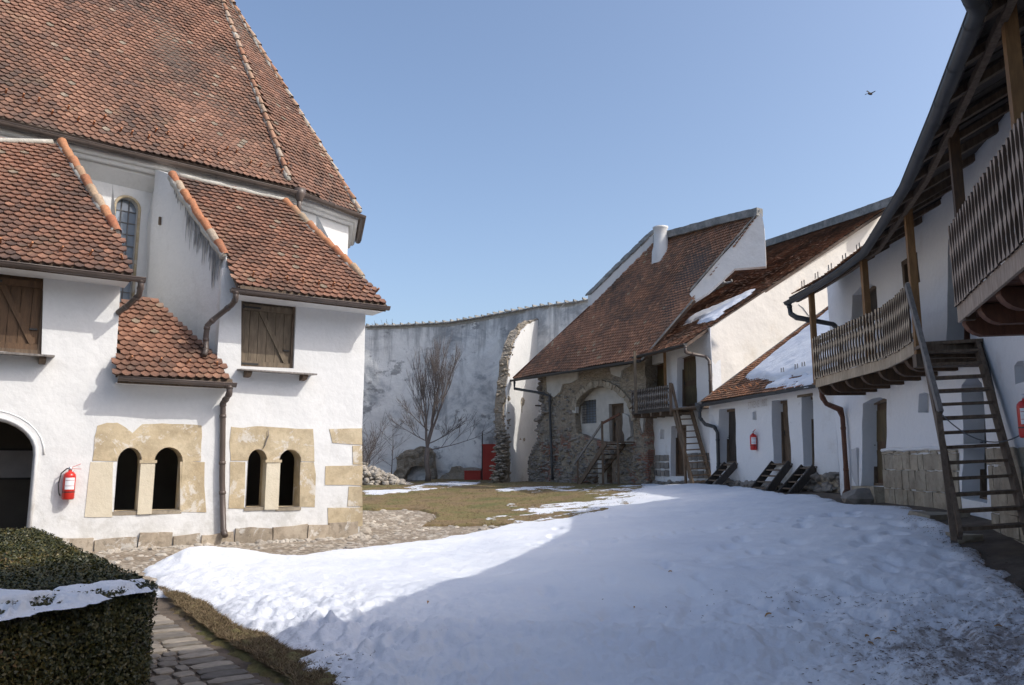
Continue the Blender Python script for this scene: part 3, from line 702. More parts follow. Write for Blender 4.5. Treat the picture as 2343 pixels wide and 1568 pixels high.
def build_path():
    # cobbled path beside the hedge
    a = gnd(352, 1394); b_ = gnd(630, 1580); d = (b_ - a); d.z = 0; d.normalize(); s_ = Vector((-d.y, d.x, 0)) 
    if s_.x > 0: s_ = -s_
    mb = MB(); v = -.5
    while v < 5.4:
        rl = random.uniform(.14, .2); u = 0; first = True
        while u < 2.6:
            w_ = random.uniform(.3, .38) if first else random.uniform(.11, .2)
            c = a + d * (v + rl / 2 + random.uniform(-.012, .012)) + s_ * (u + w_ / 2); first = False
            z = gz(c.x, c.y) - .005 + random.uniform(-.006, .01); g = .012
            # slightly domed stone
            hw, hl = w_ / 2 - g, rl / 2 - g; V = []
            an = random.uniform(-.06, .06); ca, sa = math.cos(an), math.sin(an)
            for (k, zz) in ((1., -.04), (1., .014), (.84, .020)):
                for (i, j) in ((-1, -.6), (-.6, -1), (.6, -1), (1, -.6), (1, .6), (.6, 1), (-.6, 1), (-1, .6)):
                    i2 = i * hw * k + random.uniform(-.008, .008); j2 = j * hl * k + random.uniform(-.008, .008); V.append(Vector((c.x, c.y, z + zz)) + s_ * (i2 * ca - j2 * sa) + d * (i2 * sa + j2 * ca))
            Fc = [tuple(range(16, 24))] + [(r_ * 8 + q, r_ * 8 + (q + 1) % 8, (r_ + 1) * 8 + (q + 1) % 8, (r_ + 1) * 8 + q) for r_ in (0, 1) for q in range(8)]
            mb.add(V, Fc); u += w_
        v += rl
    tag(mb.build('path', 'cobble'), kind='structure')
build_path()

# ---------------------------------------------------------------- church annexe (left)
FD = Vector((.832, .556, 0)).normalized(); FN = Vector((.556, -.832, 0)).normalized()
FA = Frame((-5.70, 15.03, 0), FD)
if FA.n.dot(FN) < 0: FA.n = -FA.n
def build_annexe():
    A = thing('church_annexe', FA.p3(0, 0), 'white two-block annexe with twin arched windows against the church', 'annexe')
    U = lambda px, py=900: FA.px(px, py)[0]
    uL = -6.6; u836 = U(831, 900); z88 = 5.42
    uB = U(500, 760)
    outer = [(uL, -.4), (u836, -.4), (u836, z88), (uB, z88), (uB, 3.32), (U(271, 760), 3.32), (U(271, 700), z88), (uL, z88)]
    p = FA.pxs
    def win(x0, x1, ybot, yspr, ytop):
        a = FA.px(x0, ybot); b_ = FA.px(x1, ybot); s_ = FA.px((x0 + x1) / 2, yspr)[1]; t_ = FA.px((x0 + x1) / 2, ytop)[1]; return arch(a[0], b_[0], (a[1] + b_[1]) / 2, s_, t_)
    W_ = [win(260, 316, 1170, 1056, 1024), win(345, 411, 1168, 1056, 1023), win(562, 606, 1160, 1055, 1028), win(634, 685, 1160, 1055, 1028)]
    dl = FA.px(60, 1240); dr = dl[0]
    DOOR = arch(dr - 1.5, dr, -.2, FA.px(60, 1040)[1], FA.px(0, 972)[1] + .1, 14)
    S1 = p([(-40, 612), (100, 624), (95, 812), (-40, 800)]); S2 = p([(552, 682), (600, 678), (640, 682), (678, 695), (672, 843), (551, 838)])
    panel('wall', FA, outer, W_ + [DOOR, S1, S2], 'plaster_bright', A, .22, .03, 0, .5, .42, seed=5)
    # dark passage behind the openings
    mb = MB(); f = FA
    def room(u0, u1, v0, v1, w0, w1):
        q = [f.p3(u0, v0, w1), f.p3(u1, v0, w1), f.p3(u1, v1, w1), f.p3(u0, v1, w1)]; r_ = [f.p3(u0, v0, w0), f.p3(u1, v0, w0), f.p3(u1, v1, w0), f.p3(u0, v1, w0)]
        mb.add(q + r_, [(4, 5, 6, 7), (0, 1, 5, 4), (1, 2, 6, 5), (2, 3, 7, 6), (3, 0, 4, 7)])
    room(uL + .1, u836 - .45, -.3, 2.9, -2.6, -.38); mb.build('passage_interior', 'dark_room', A)
    # framed notice on the passage wall
    mn = MB(); fr_ = FA; c = FA.px(26, 1062, -2.55); mn.fbox(fr_, c[0] - .42, c[0] + .42, c[1] - .3, c[1] + .3, -2.58, -2.55); o = mn.build('notice_board', 'black_metal', A)
    mn = MB(); mn.fbox(fr_, c[0] - .38, c[0] + .38, c[1] - .26, c[1] + .26, -2.55, -2.545); mn.build('notice_sheet', 'paper', o)
    # doorway moulding: raised rounded band round the arch
    mm = MB(); cu = dr - .75; r_ = .75; vs = DOOR[2][1]
    crown = DOOR[9][1] - vs if len(DOOR) > 9 else .7
    L = [FA.p3(cu + (r_ + .03) * math.cos(t_), vs + (crown + .04) * math.sin(t_), .02) for t_ in [math.pi * k / 16 for k in range(17)]]
    mm.tube([FA.p3(dr + .03, 0, .01)] + L, .03, 8); mm.tube([FA.p3(cu + (r_ + .14) * math.cos(t_), vs + (crown + .15) * math.sin(t_), .005) for t_ in [math.pi * k / 16 for k in range(17)]], .018, 8)
    mm.build('door_moulding', 'plaster_bright', A)
    # stone surrounds of the twin windows
    def surround(uppx, jl, jr, wins, posts, yspr, ybot):
        outerp = rough_poly(FA.pxs(uppx), .12, .03, 3)
        panel('window_surround', FA, outerp, [], 'sandstone', A, .1, .012, .012, .05, 0, seed=8) if False else None
    G1 = [(212, 1056), (213, 1030), (214, 1002), (222, 975), (245, 968), (270, 968), (288, 978), (303, 991), (313, 982), (325, 970), (370, 968), (430, 971), (461, 973), (462, 1000), (459, 1056)]
    G2 = [(528, 1056), (526, 1010), (530, 976), (555, 979), (600, 976), (650, 978), (716, 982), (717, 1010), (718, 1056)]
    def head(G, w1, w2, t_):
        g = FA.pxs(G); vs_ = g[0][1]
        lower = []
        for wn in (w2, w1):
            arc = wn[2:]; lower += [q for q in arc]
        # outline: head stone over both arches, the bottom edge follows the arches
        a1 = [q for q in w1 if q[1] >= vs_ - 1e-3]; a2 = [q for q in w2 if q[1] >= vs_ - 1e-3]
        vv = max(vs_, min(q[1] for q in a1)); pts = list(reversed(G and g))  # right -> left along the top
        pts = [(u, v) for u, v in pts]
        bottom = [(u, v) for u, v in sorted(w1[2:], key=lambda q: q[0])] + [(u, v) for u, v in sorted(w2[2:], key=lambda q: q[0])]
        poly = [(q[0], q[1]) for q in g] + [(u, v) for u, v in reversed(bottom)]
        panel('window_head', FA, rough_poly(poly, .1, .022, 9), [], 'sandstone', A, .1, .03, .009, .05, 0, seed=5, tint=t_)
    head(G1, W_[0], W_[1], .75); head(G2, W_[2], W_[3], .5)
    def jamb(P, mat, t_, w=.009): panel('window_jamb', FA, rough_poly(FA.pxs(P), .1, .014, 12), [], mat, A, .1, .03, w, .05, 0, seed=5, tint=t_)
    jamb([(206, 1057), (259, 1057), (257, 1184), (192, 1183)], 'sandstone_clean', .8)
    jamb([(413, 1057), (468, 1058), (467, 1110), (472, 1172), (411, 1171)], 'sandstone', .6)
    jamb([(526, 1057), (561, 1057), (559, 1165), (524, 1164)], 'sandstone', .6)
    jamb([(687, 1058), (717, 1058), (722, 1085), (720, 1161), (686, 1160)], 'sandstone', .45)
    for (P, wl, wr) in (((316, 345), W_[0], W_[1]), ((606, 634), W_[2], W_[3])):
        mb = MB(); u0 = wl[1][0]; u1 = wr[0][0]; v0 = wl[0][1]; v1 = wl[2][1]
        mb.fbox(FA, u0 - .015, u1 + .015, v0 - .06, v1, -.22, .03, .002, .9); mb.build('window_pillar', 'sandstone_clean', A)
        mb = MB(); mb.fbox(FA, u0 - .04, u1 + .04, v1 - .03, v1 + .025, -.2, .045, .002, .6); mb.build('window_impost', 'sandstone', A)
    mb = MB(); mb.tube([FA.hit(x, y, .022) for x, y in ((613, 984), (615, 996), (610, 1006), (607, 1018), (601, 1028))], [.006, .01, .013, .01, .004], 5); mb.build('crack', 'dark_stone', A)
    for wn in (W_[0], W_[1], W_[2], W_[3]):
        mb = MB(); mb.fbox(FA, wn[0][0] - .03, wn[1][0] + .03, wn[0][1] - .07, wn[0][1] - .005, -.44, .006, .003, .3); mb.build('window_sill', 'ashlar_brown', A)
    for wn in W_:
        lin = MB(); n_ = len(wn); c_ = (sum(q[0] for q in wn) / n_, sum(q[1] for q in wn) / n_); pp = [(q[0] + (c_[0] - q[0]) * .012, q[1] + (c_[1] - q[1]) * .006) for q in dens(wn, .1)]; n_ = len(pp)
        lin.add([FA.p3(a_, b_, .006) for a_, b_ in pp] + [FA.p3(a_, b_, -.43) for a_, b_ in pp], [(i, (i + 1) % n_, (i + 1) % n_ + n_, i + n_) for i in range(n_)], .4); lin.build('window_reveal', 'sandstone', A)
    # quoins
    for Q in ([(753, 982), (829, 980), (829, 1018), (760, 1013)], [(806, 1020), (829, 1020), (829, 1064), (807, 1063)], [(744, 1067), (829, 1065), (829, 1112), (795, 1110), (743, 1110)], [(797, 1114), (829, 1114), (829, 1159), (795, 1158)], [(749, 1162), (829, 1161), (829, 1204), (750, 1208)]):
        panel('quoin', FA, rough_poly(FA.pxs([(min(x, 828), y) for x, y in Q]), .12, .012, 14), [], 'sandstone', A, .1, .03, .012, .08, 0, seed=5, tint=random.uniform(.3, .7))
    # plinth of pitted ashlars
    u = -4.3
    mbp = MB()
    while u < u836 - .05:
        L_ = random.uniform(.35, .8); u1 = min(u + L_, u836 + .06); top = .27 + .10 * (u + 4.3) / 7 + random.uniform(-.04, .05)
        n = 8; pts = rough_poly([(u + .012, -.35), (u1 - .012, -.35), (u1 - .015, top), (u + .015, top + random.uniform(-.03, .03))], .06, .028, int(u * 10) + 60)
        mbp.prism([FA.p3(a_, b_, -.1) for a_, b_ in pts], FA.n * random.uniform(.15, .2)); u = u1
    mbp.build('plinth', 'plinth_stone', A)
    mbp = MB()
    for k in range(90):
        uu = random.uniform(-4.3, u836 + .25); s_ = random.uniform(.04, .11); c = FA.p3(uu, 0, random.uniform(.08, .3)); mbp.rock((c.x, c.y, gz(c.x, c.y) + s_ * .2), s_, s_ * .8, s_ * .6, random.random() * 3)
    for px_, py_, s_ in ((845, 1217, .14), (800, 1222, .12), (812, 1212, .15), (835, 1223, .1)):
        c = gnd(px_, py_ + 8); mq = MB(); mq.rock((c.x - .1, c.y, c.z + s_ * .5), s_, s_, s_ * .8); mq.build('corner_stone', 'field_stone', A)
    mbp.build('foot_stones', 'field_stone', A)['kind'] = 'stuff'
    # shutters, lintels, shelves
    def shutter(P, mat, shelf, brk, top_gap=.0):
        g = FA.pxs(P); u0 = min(q[0] for q in g); u1 = max(q[0] for q in g); v0 = min(q[1] for q in g); v1 = max(q[1] for q in g)
        mb = MB(); n = 6; w_ = (u1 - u0 - .1) / n
        for i in range(n): mb.fbox(FA, u0 + .05 + w_ * i + .004, u0 + .05 + w_ * (i + 1) - .004, v0 + .06, v1 - .12, -.16 + random.uniform(-.006, .006), -.12)
        s_ = mb.build('shutter', mat, A); mb = MB()
        mb.fbox(FA, u0 + .05, u1 - .05, v0 + .05, v0 + .17, -.12, -.085); mb.fbox(FA, u0 + .05, u1 - .05, v1 - .34, v1 - .22, -.12, -.085)
        mb.beam(FA.p3(u0 + .42, v1 - .34, -.10), FA.p3(u1 - .15, v0 + .17, -.10), .03, .09, FA.v.cross(FA.u) if False else (0, 0, 1)); mb.build('shutter_brace', mat, s_)
        mb = MB(); mb.fbox(FA, u0, u0 + .07, v0, v1, -.2, -.07); mb.fbox(FA, u1 - .07, u1, v0, v1, -.2, -.072); mb.fbox(FA, u0, u1, v0, v0 + .07, -.2, -.068); mb.fbox(FA, u0, u1, v1 - .14, v1 + .02, -.2, -.075)
        mb.build('shutter_frame', 'wood_old', A)
        for hv in (v0 + .11, v1 - .28):
            mb = MB(); mb.fbox(FA, u0 + .06, u0 + .42, hv - .018, hv + .018, -.085, -.075); mb.fbox(FA, u0 + .05, u0 + .09, hv - .04, hv + .04, -.085, -.06); mb.build('hinge', 'black_metal', s_)
        mb = MB(); mb.fbox(FA, u1 - .22, u1 - .1, v0 + .42, v0 + .45, -.12, -.09); mb.build('latch', 'black_metal', s_)
        mb = MB(); mb.fbox(FA, u0 - .05, u1 + .05, v0 - .05, v1 + .05, -.42, -.36); mb.build('shutter_recess', 'dark_room', A)
        a, b_ = FA.px(*shelf[0])[0], FA.px(*shelf[1])[0]; sv = FA.px(*shelf[0], .3)[1]
        mb = MB(); mb.box(FA.p3((a + b_) / 2, v0 - .045, .13), FA.u * (b_ - a) / 2, FA.n * .22 + FA.v * -.015, FA.v * .017, .006); mb.build('shelf_board', 'wood_grey', A)
        for bu in brk:
            mb = MB(); ub = FA.px(bu, 870)[0]; mb.prism([FA.p3(ub - .05, v0 - .06, -.05), FA.p3(ub - .05, v0 - .06, .26), FA.p3(ub - .05, v0 - .11, .26), FA.p3(ub - .05, v0 - .17, .16), FA.p3(ub - .05, v0 - .18, -.05)], FA.u * .1); mb.build('shelf_bracket', 'wood_old', A)
    shutter([(552, 682), (674, 682), (674, 843), (552, 843)], 'wood_shutter', ((541, 850), (712, 855)), (562, 690))
    shutter([(-60, 612), (98, 615), (96, 810), (-60, 800)], 'wood_shutter_brown', ((-80, 815), (122, 815)), (92,))
    # roofs over the two blocks and the small lean-to between them
    e0 = FA.O + FA.n * .64 + Vector((0, 0, 4.93)); sl_ = R(47)
    RP = Frame(e0, FD, -FN * math.cos(sl_) + Vector((0, 0, math.sin(sl_))))
    if RP.n.z < 0: RP.n = -RP.n
    pr = RP.pxs([(546, 655), (886, 697), (822, 635), (655, 462), (392, 402), (517, 580)]); pl = RP.pxs([(-400, 545), (304, 628), (265, 530), (142, 330), (0, 318), (-400, 288)])
    for pp, sd_ in ((pr, 1), (pl, 2)):
        tiles('roof_tiles', RP, pp, 'tile_annexe', A, .155, .142, seed=sd_, sag=.05); roof_slab('roof_deck', RP, pp, A, .09, -.02)
    RS = Frame(FA.O + FA.n * .42 + Vector((0, 0, FA.px(400, 868, .42)[1] + .02)), FD, RP.v)
    if RS.n.z < 0: RS.n = -RS.n
    ps = RS.pxs([(266, 853), (537, 878), (525, 862), (472, 802), (425, 755), (350, 684), (272, 690)])
    tiles('lean_to_tiles', RS, ps, 'tile_annexe', A, .155, .142, seed=3, sag=.04); roof_slab('lean_to_deck', RS, ps, A, .09, -.02)
    for (Fr_, a_, b_, w_) in ((RP, pr[0][0], pr[1][0], .64), (RP, pl[0][0], pl[1][0], .64), (RS, ps[0][0], ps[1][0], .42)):
        mb = MB(); p0_ = Fr_.p3(a_ + .03, .03, 0); p1_ = Fr_.p3(b_ - .03, .03, 0); p0_.z = p1_.z = Fr_.O.z; dn_ = Vector((0, 0, -.14)); ii = -FN * (w_ + .05)
        mb.prism([p0_ + Vector((0, 0, .04)), p1_ + Vector((0, 0, .04)), p1_ + dn_, p0_ + dn_], -FN * .03); mb.build('fascia', 'wood_old', A); mb = MB()
        mb.add([p0_ + dn_ + Vector((0, 0, .02)), p1_ + dn_ + Vector((0, 0, .02)), p1_ + dn_ + Vector((0, 0, .02)) + ii, p0_ + dn_ + Vector((0, 0, .02)) + ii], [(0, 1, 2, 3)]); mb.build('soffit', 'plaster_aged', A)
    q = RP.hit
    for a, b_ in (((392, 402), (514, 582)), ((652, 462), (826, 632)), ((140, 328), (267, 528))): ridge('rake_tiles', q(*a, .02), q(*b_, .02), A, .085, .33)
    mb = MB(); mb.tube([q(425 + (655 - 425) * k / 12, 408 + (462 - 408) * k / 12 - 2, .02) + Vector((0, 0, random.uniform(-.02, .02))) for k in range(-1, 13)], .06, 8); mb.build('flashing', 'mortar', A); mb = MB(); mb.tube([q(x, 325 + x * .03 - 3, .02) for x in range(-80, 145, 25)], .06, 8)
    mb.build('flashing', 'mortar', A)
    # snow guards: small upright stubs near the eaves
    for pp, us in ((RP, [(xx, 0) for xx in np.linspace(pr[0][0] + .3, pr[1][0] - .15, 9)] + [(xx, 0) for xx in np.linspace(-5.5, pl[1][0] - .2, 9)]), (RS, [(xx, 0) for xx in np.linspace(ps[0][0] + .25, ps[1][0] - .3, 4)])):
        for uu, _ in us: mb = MB(); mb.beam(pp.p3(uu + random.uniform(-.06, .06), .40, .03), pp.p3(uu, .36, .16), .03, .03, tint=.4); mb.build('snow_guard', 'ridge_tile', A)
    gz1 = 4.84
    gA = lambda px, py, w=.70: FA.hit(px, py, w)
    g1 = [gA(-420, 548), gA(333, 638)]; g2 = [gA(528, 660), gA(890, 702)]; g3 = [gA(270, 861, .47), gA(540, 879, .47)]
    for g, zz in ((g1, 4.86), (g2, 4.86), (g3, None)):
        if zz is None: zz = (g[0].z + g[1].z) / 2
        a = Vector((g[0].x, g[0].y, g[0].z * .5 + zz * .5)); b_ = Vector((g[1].x, g[1].y, g[1].z * .5 + zz * .5)); gutter(A, [a, b_], .075)
    dp = lambda px, py, w: FA.hit(px, py, w)
    downpipe(A, [gA(323, 640), gA(322, 655), dp(318, 676, .3), dp(292, 700, .15), dp(272, 714, .02), dp(262, 724, -.6)], .052)
    B_ = BW_pt(.55)
    downpipe(A, [gA(540, 664), gA(539, 685), dp(530, 698, .3), dp(490, 730, .12), dp(474, 745, .02), dp(471, 770, -.02), dp(471, 800, -.05), dp(468, 812, .1)], .052)
    downpipe(A, [gA(525, 882, .47), gA(525, 900, .47), dp(518, 912, .2), dp(510, 922, .1), dp(510, 940, .08), dp(508, 1100, .08), dp(511, 1215, .09), dp(515, 1226, .2)], .055)
    # buttress-like side wall of the right block, seen from the left
    F0 = FA.p3(U(512, 700), 0, 0); T0 = Vector((-7.75, 16.72, 0)); d_ = (T0 - F0)
    BF = Frame(F0, d_)
    if BF.n.dot(CAM - BF.O) < 0: BF.n = -BF.n
    tp = BF.px(385, 398); te = BF.px(515, 583)
    outp = [(0.02, 2.9), (d_.length + .5, 2.9), (d_.length + .5, tp[1] + .25), (tp[0], tp[1]), te, (0.02, te[1] - .55)]
    bo = panel('side_wall', BF, outp, [], 'plaster_aged', A, .2, .03, 0, .3, 0, seed=22)
    if BF.n.dot(CAM - BF.O) < 0: pass
    for k in range(40):
        f_ = .12 + .86 * k / 39 + random.uniform(-.02, .02); px_ = 388 + (512 - 388) * f_; py_ = 403 + (580 - 403) * f_; u_, v_ = BF.px(px_, py_); w2 = random.uniform(.03, .075); l2 = random.uniform(.18, .75) * (1.4 if f_ > .35 else .6)
        sp_ = [(u_ - w2, v_ + .03), (u_ - w2 * .7, v_ - l2 * .5), (u_ - w2 * .15, v_ - l2), (u_ + w2 * .2, v_ - l2 * .9), (u_ + w2 * .6, v_ - l2 * .4), (u_ + w2, v_ + .03)]
        mb = MB(); mb.add([BF.p3(a_, b_, .036) for a_, b_ in sp_], [tuple(range(6))]); mb.build('soot_stain', 'soot', A)
    mb = MB(); c = BF.hit(366, 506, .03); mb.box(c, BF.u * .02, BF.v * .09, BF.n * .03); mb.build('wall_hook', 'wood_old', A)
    # right end wall and back walls so the block is solid
    mb = MB()
    c0 = FA.p3(u836, 0, -.02); c1 = FA.p3(u836, 0, -3.4)
    mb.add([c0 + Vector((0, 0, -.3)), c1 + Vector((0, 0, -.3)), c1 + Vector((0, 0, 8)), c0 + Vector((0, 0, 4.9))], [(0, 1, 2, 3)]); mb.build('end_wall', 'plaster_bright', A)
    mb = MB(); c0 = FA.p3(U(271, 700), 3.0, -.02); c1 = FA.p3(U(271, 700), 3, -2.6); mb.add([c0, c1, c1 + Vector((0, 0, 4.6)), c0 + Vector((0, 0, 2.0))], [(0, 1, 2, 3)]); mb.build('end_wall', 'plaster_bright', A)
    return A
def BW_pt(s_): return s_
build_annexe()

# ---------------------------------------------------------------- church with the great tiled roof
def build_church():
    ze = 8.5
    Ae, Be, Ce, De = Vector((-10.42, 15.02, ze)), Vector((-5.50, 19.22, ze)), Vector((-4.27, 21.1, ze)), Vector((-4.85, 23.5, ze))
    A0 = Ae - (Be - Ae).normalized() * 6
    C = thing('church', (-9, 21, 0), 'tall white church choir under a steep red-brown tiled roof', 'church')
    d1 = (Be - Ae).normalized(); n1 = Vector((d1.y, -d1.x, 0))
    # apex so that the hip and the right silhouette run off the top of the picture
    O = Vector((-9.3, 23.3, 0)); best = None
    def pr(p):
        z = p.z - EYE; c_, s_ = math.cos(TILT), math.sin(TILT); d = p.y * c_ + z * s_; u = -p.y * s_ + z * c_; return CX + F * p.x / d, CY - F * u / d
    for ox in np.arange(-11, -7, .15):
        for oy in np.arange(22, 26, .2):
            for oz in np.arange(15, 24, .3):
                o_ = Vector((ox, oy, oz)); e = 0; ok = True
                for base, tx, ty in ((Vector((-5.72, 19.1, ze + .2)), 505, 0), (Ce, 525, 0)):
                    a = pr(base); b_ = pr(o_)
                    if b_[1] >= 0 or abs(a[1] - b_[1]) < 1: ok = False; break
                    t_ = (a[1] - ty) / (a[1] - b_[1]); # perspective: straight line stays straight
                    e += (a[0] + (b_[0] - a[0]) * t_ - tx) ** 2
                if ok:
                    e += 60 * (((o_ - Be).xy.length - (o_ - De).xy.length) ** 2) + 4 * (oz - 19) ** 2
                    if best is None or e < best[0]: best = (e, o_)
    O = best[1]; print('apex', O, best[0])
    R0 = O - d1 * 14
    ov = .25
    def face(P, Q, tops, seed, nm='roof_tiles'):
        u = (Q - P).normalized(); mid = tops[0]; v = (mid - P); v = v - u * v.dot(u)
        f = Frame(P, u, v)
        if f.n.z < 0: f.n = -f.n
        poly = [f_xy(f, P), f_xy(f, Q)] + [f_xy(f, t_) for t_ in tops]
        tiles(nm, f, poly, 'tile_church', C, .16, .13, seed=seed, sag=.10, jit=1.1); roof_slab('roof_deck', f, poly, C, .1, -.02); return f
    def f_xy(f, p): q = p - f.O; return (q.dot(f.u), q.dot(f.v))
    zl = Vector((0, 0, .08))
    face(A0 + zl, Be + zl, [O, R0], 11); face(Be + zl, Ce + zl, [O], 12); face(Ce + zl, De + zl, [O], 13)
    face(De + zl, De + Vector((-5, 3, 0)) + zl, [O], 14)
    hb = Be + Vector((-.22, -.1, .28)); ridge('hip_tiles', hb.lerp(O, .0) + Vector((0, 0, .05)), O, C, .068, .34, 'hip_tile'); ridge('hip_tiles', Ce + Vector((0, 0, .12)), O, C, .068, .34, 'hip_tile')
    # walls under the eave
    s_ = .30
    Aw, Bw = A0 - n1 * s_, Be - n1 * s_
    n2 = (Ce - Be).normalized(); n2 = Vector((n2.y, -n2.x, 0)); n3 = (De - Ce).normalized(); n3 = Vector((n3.y, -n3.x, 0))
    def isect(P1, d1_, P2, d2_):
        t_ = ((P2.x - P1.x) * d2_.y - (P2.y - P1.y) * d2_.x) / (d1_.x * d2_.y - d1_.y * d2_.x); return Vector((P1.x + d1_.x * t_, P1.y + d1_.y * t_, 0))
    B2 = isect(Aw, d1, Be - n2 * s_, (Ce - Be).normalized()); C2 = isect(Be - n2 * s_, (Ce - Be).normalized(), Ce - n3 * s_, (De - Ce).normalized()); D2 = De - n3 * s_; D2.z = 0
    W1 = Frame((Aw.x, Aw.y, 0), d1)
    if W1.n.dot(n1) < 0: W1.n = -W1.n
    L1 = (B2 - Vector((Aw.x, Aw.y, 0))).length
    niche = W1.pxs([(175, 365), (366, 412), (352, 500), (350, 1000), (150, 1000), (150, 700)])
    niche = [(u, max(v, .6)) for u, v in niche]
    panel('wall', W1, [(-2, -.2), (L1, -.2), (L1, ze - .05), (-2, ze - .05)], [niche], 'plaster_bright', C, .3, .03, 0, .5, .34, seed=31, splay=.10)
    NF = W1.off(-.3)
    wn = [NF.px(x, y) for x, y in ((246, 700), (300, 700), (300, 478), (246, 478))]
    wa = arch(wn[0][0], wn[1][0], wn[0][1] - .8, wn[2][1], NF.px(273, 449)[1])
    u0, u1 = min(q[0] for q in niche) - .4, max(q[0] for q in niche) + .4
    panel('window_niche', NF, [(u0, .3), (u1, .3), (u1, ze - .1), (u0, ze - .1)], [wa], 'plaster_bright', C, .25, .015, 0, .05, .22, seed=33)
    mb = MB(); mb.fbox(NF, wn[0][0] - .1, wn[1][0] + .1, wn[0][1] - 1, wn[2][1] + .9, -.2, -.19); gl = mb.build('lancet_window', 'window_glass', C)
    mb = MB(); 
    for k in range(1, 3): uu = wn[0][0] + (wn[1][0] - wn[0][0]) * k / 3; mb.fbox(NF, uu - .012, uu + .012, wn[0][1] - .8, wn[2][1] + .35, -.19, -.165)
    v = wn[0][1] - .7
    while v < wn[2][1] + .3: mb.fbox(NF, wn[0][0], wn[1][0], v, v + .02, -.188, -.17); v += .27
    mb.build('glazing_bars', 'iron', gl)
    mb = MB(); ctr = (wn[0][0] + wn[1][0]) / 2; hw = (wn[1][0] - wn[0][0]) / 2 + .02; crown = NF.px(273, 449)[1] - wn[2][1]
    mb.tube([NF.p3(wn[1][0] + .02, wn[0][1] - .8, 0)] + [NF.p3(ctr + hw * math.cos(math.pi * k / 12), wn[2][1] + (crown + .02) * math.sin(math.pi * k / 12), .01) for k in range(13)] + [NF.p3(wn[0][0] - .02, wn[0][1] - .8, 0)], .035, 8)
    mb.build('window_moulding', 'sandstone', C)
    for (P, Q, sd_) in ((B2, C2, 35), (C2, D2, 37)):
        f = Frame(P, Q - P); 
        if f.n.dot(CAM - P) < 0 and sd_ == 35: f.n = -f.n
        panel('wall', f, [(0, -.2), ((Q - P).length, -.2), ((Q - P).length, ze - .05), (0, ze - .05)], [], 'plaster_bright', C, .3, .02, 0, .3, 0, seed=sd_)
    # cornice
    mb = MB(); path = [(A0 - n1 * s_, n1), (Be, None), (Ce, None), (De, None)]
    for r_, zz, off in ((.10, ze - .14, .16), (.07, ze - .26, .07)):
        k = 1 - off / s_
        pts = [Vector((Aw.x, Aw.y, 0)).lerp(Vector((A0.x, A0.y, 0)), 1 - k), B2.lerp(Vector((Be.x, Be.y, 0)), 1 - k), C2.lerp(Vector((Ce.x, Ce.y, 0)), 1 - k), D2.lerp(Vector((De.x, De.y, 0)), 1 - k)]
        mb.tube([Vector((p_.x, p_.y, zz)) for p_ in pts], r_, 10)
    mb.build('cornice', 'plaster_bright', C)
    mb = MB()
    for P, Q, a_, b_ in ((Vector((Aw.x, Aw.y, 0)), B2, A0, Be), (B2, C2, Be, Ce), (C2, D2, Ce, De)):
        mb.add([Vector((P.x, P.y, ze - .06)), Vector((Q.x, Q.y, ze - .06)), Vector((b_.x, b_.y, ze - .02)), Vector((a_.x, a_.y, ze - .02))], [(0, 1, 2, 3)])
    mb.build('soffit', 'plaster_aged', C)
    gd = Vector((0, 0, -.06)); gutter(C, [A0 + n1 * .06 + gd, Be + (n1 + n2) * .045 + gd, Ce + n2 * .06 + n3 * .04 + gd, De + n3 * .06 + gd], .095)
    t_ = (Be + (n1 + n2) * .045 + gd)
    downpipe(C, [t_ + Vector((0, 0, -.08)), t_ + Vector((0, 0, -.45)), B2 + (n1 + n2) * .06 + Vector((0, 0, ze - .9)), B2 + (n1 + n2) * .06 + Vector((0, 0, 3))], .06, head=True)
    # snow guards
    f = Frame(A0 + zl, d1, (O - A0) - d1 * (O - A0).dot(d1))
    if f.n.z < 0: f.n = -f.n
    for k in range(46):
        uu = (Be - A0).length * (k + random.uniform(.3, .7)) / 46; vv = random.choice((.45, .75)); mb = MB(); mb.beam(f.p3(uu, vv, .03), f.p3(uu, vv - .03, .16), .035, .035, tint=.3); mb.build('snow_guard', 'ridge_tile', C)
build_church()

# ---------------------------------------------------------------- gallery house (right foreground)
L1 = Frame((8.05, 19.5, 0), (-.95, -8.6, 0)); L2 = Frame((6.85, 11.35, 0), (-1.35, -5.75, 0))
ZF = 3.35
EAVE = [(6.75, 18.65), (6.79, 17.21), (6.74, 15.6), (6.60, 14.09), (6.08, 12.2), (5.60, 10.50), (4.78, 8.14), (4.07, 6.18), (3.42, 5.42), (2.5, 4.9), (.9, 4.5), (-3.2, 4.35)]
def under_roof(p):
    best = 99
    for i in range(len(EAVE) - 1):
        a = Vector(EAVE[i]); b_ = Vector(EAVE[i + 1]); d = b_ - a; q = Vector((p.x, p.y)); t_ = max(0, min(1, (q - a).dot(d) / d.dot(d))); best = min(best, (a + d * t_ - q).length)
    return 5.5 + best * math.tan(R(28.5)) + .08
def eave_top(fr, u0, u1):
    n = int((u1 - u0) / .5) + 1; return [(u0 + (u1 - u0) * (n - k) / n, under_roof(fr.p3(u0 + (u1 - u0) * (n - k) / n, 0))) for k in range(n + 1)]
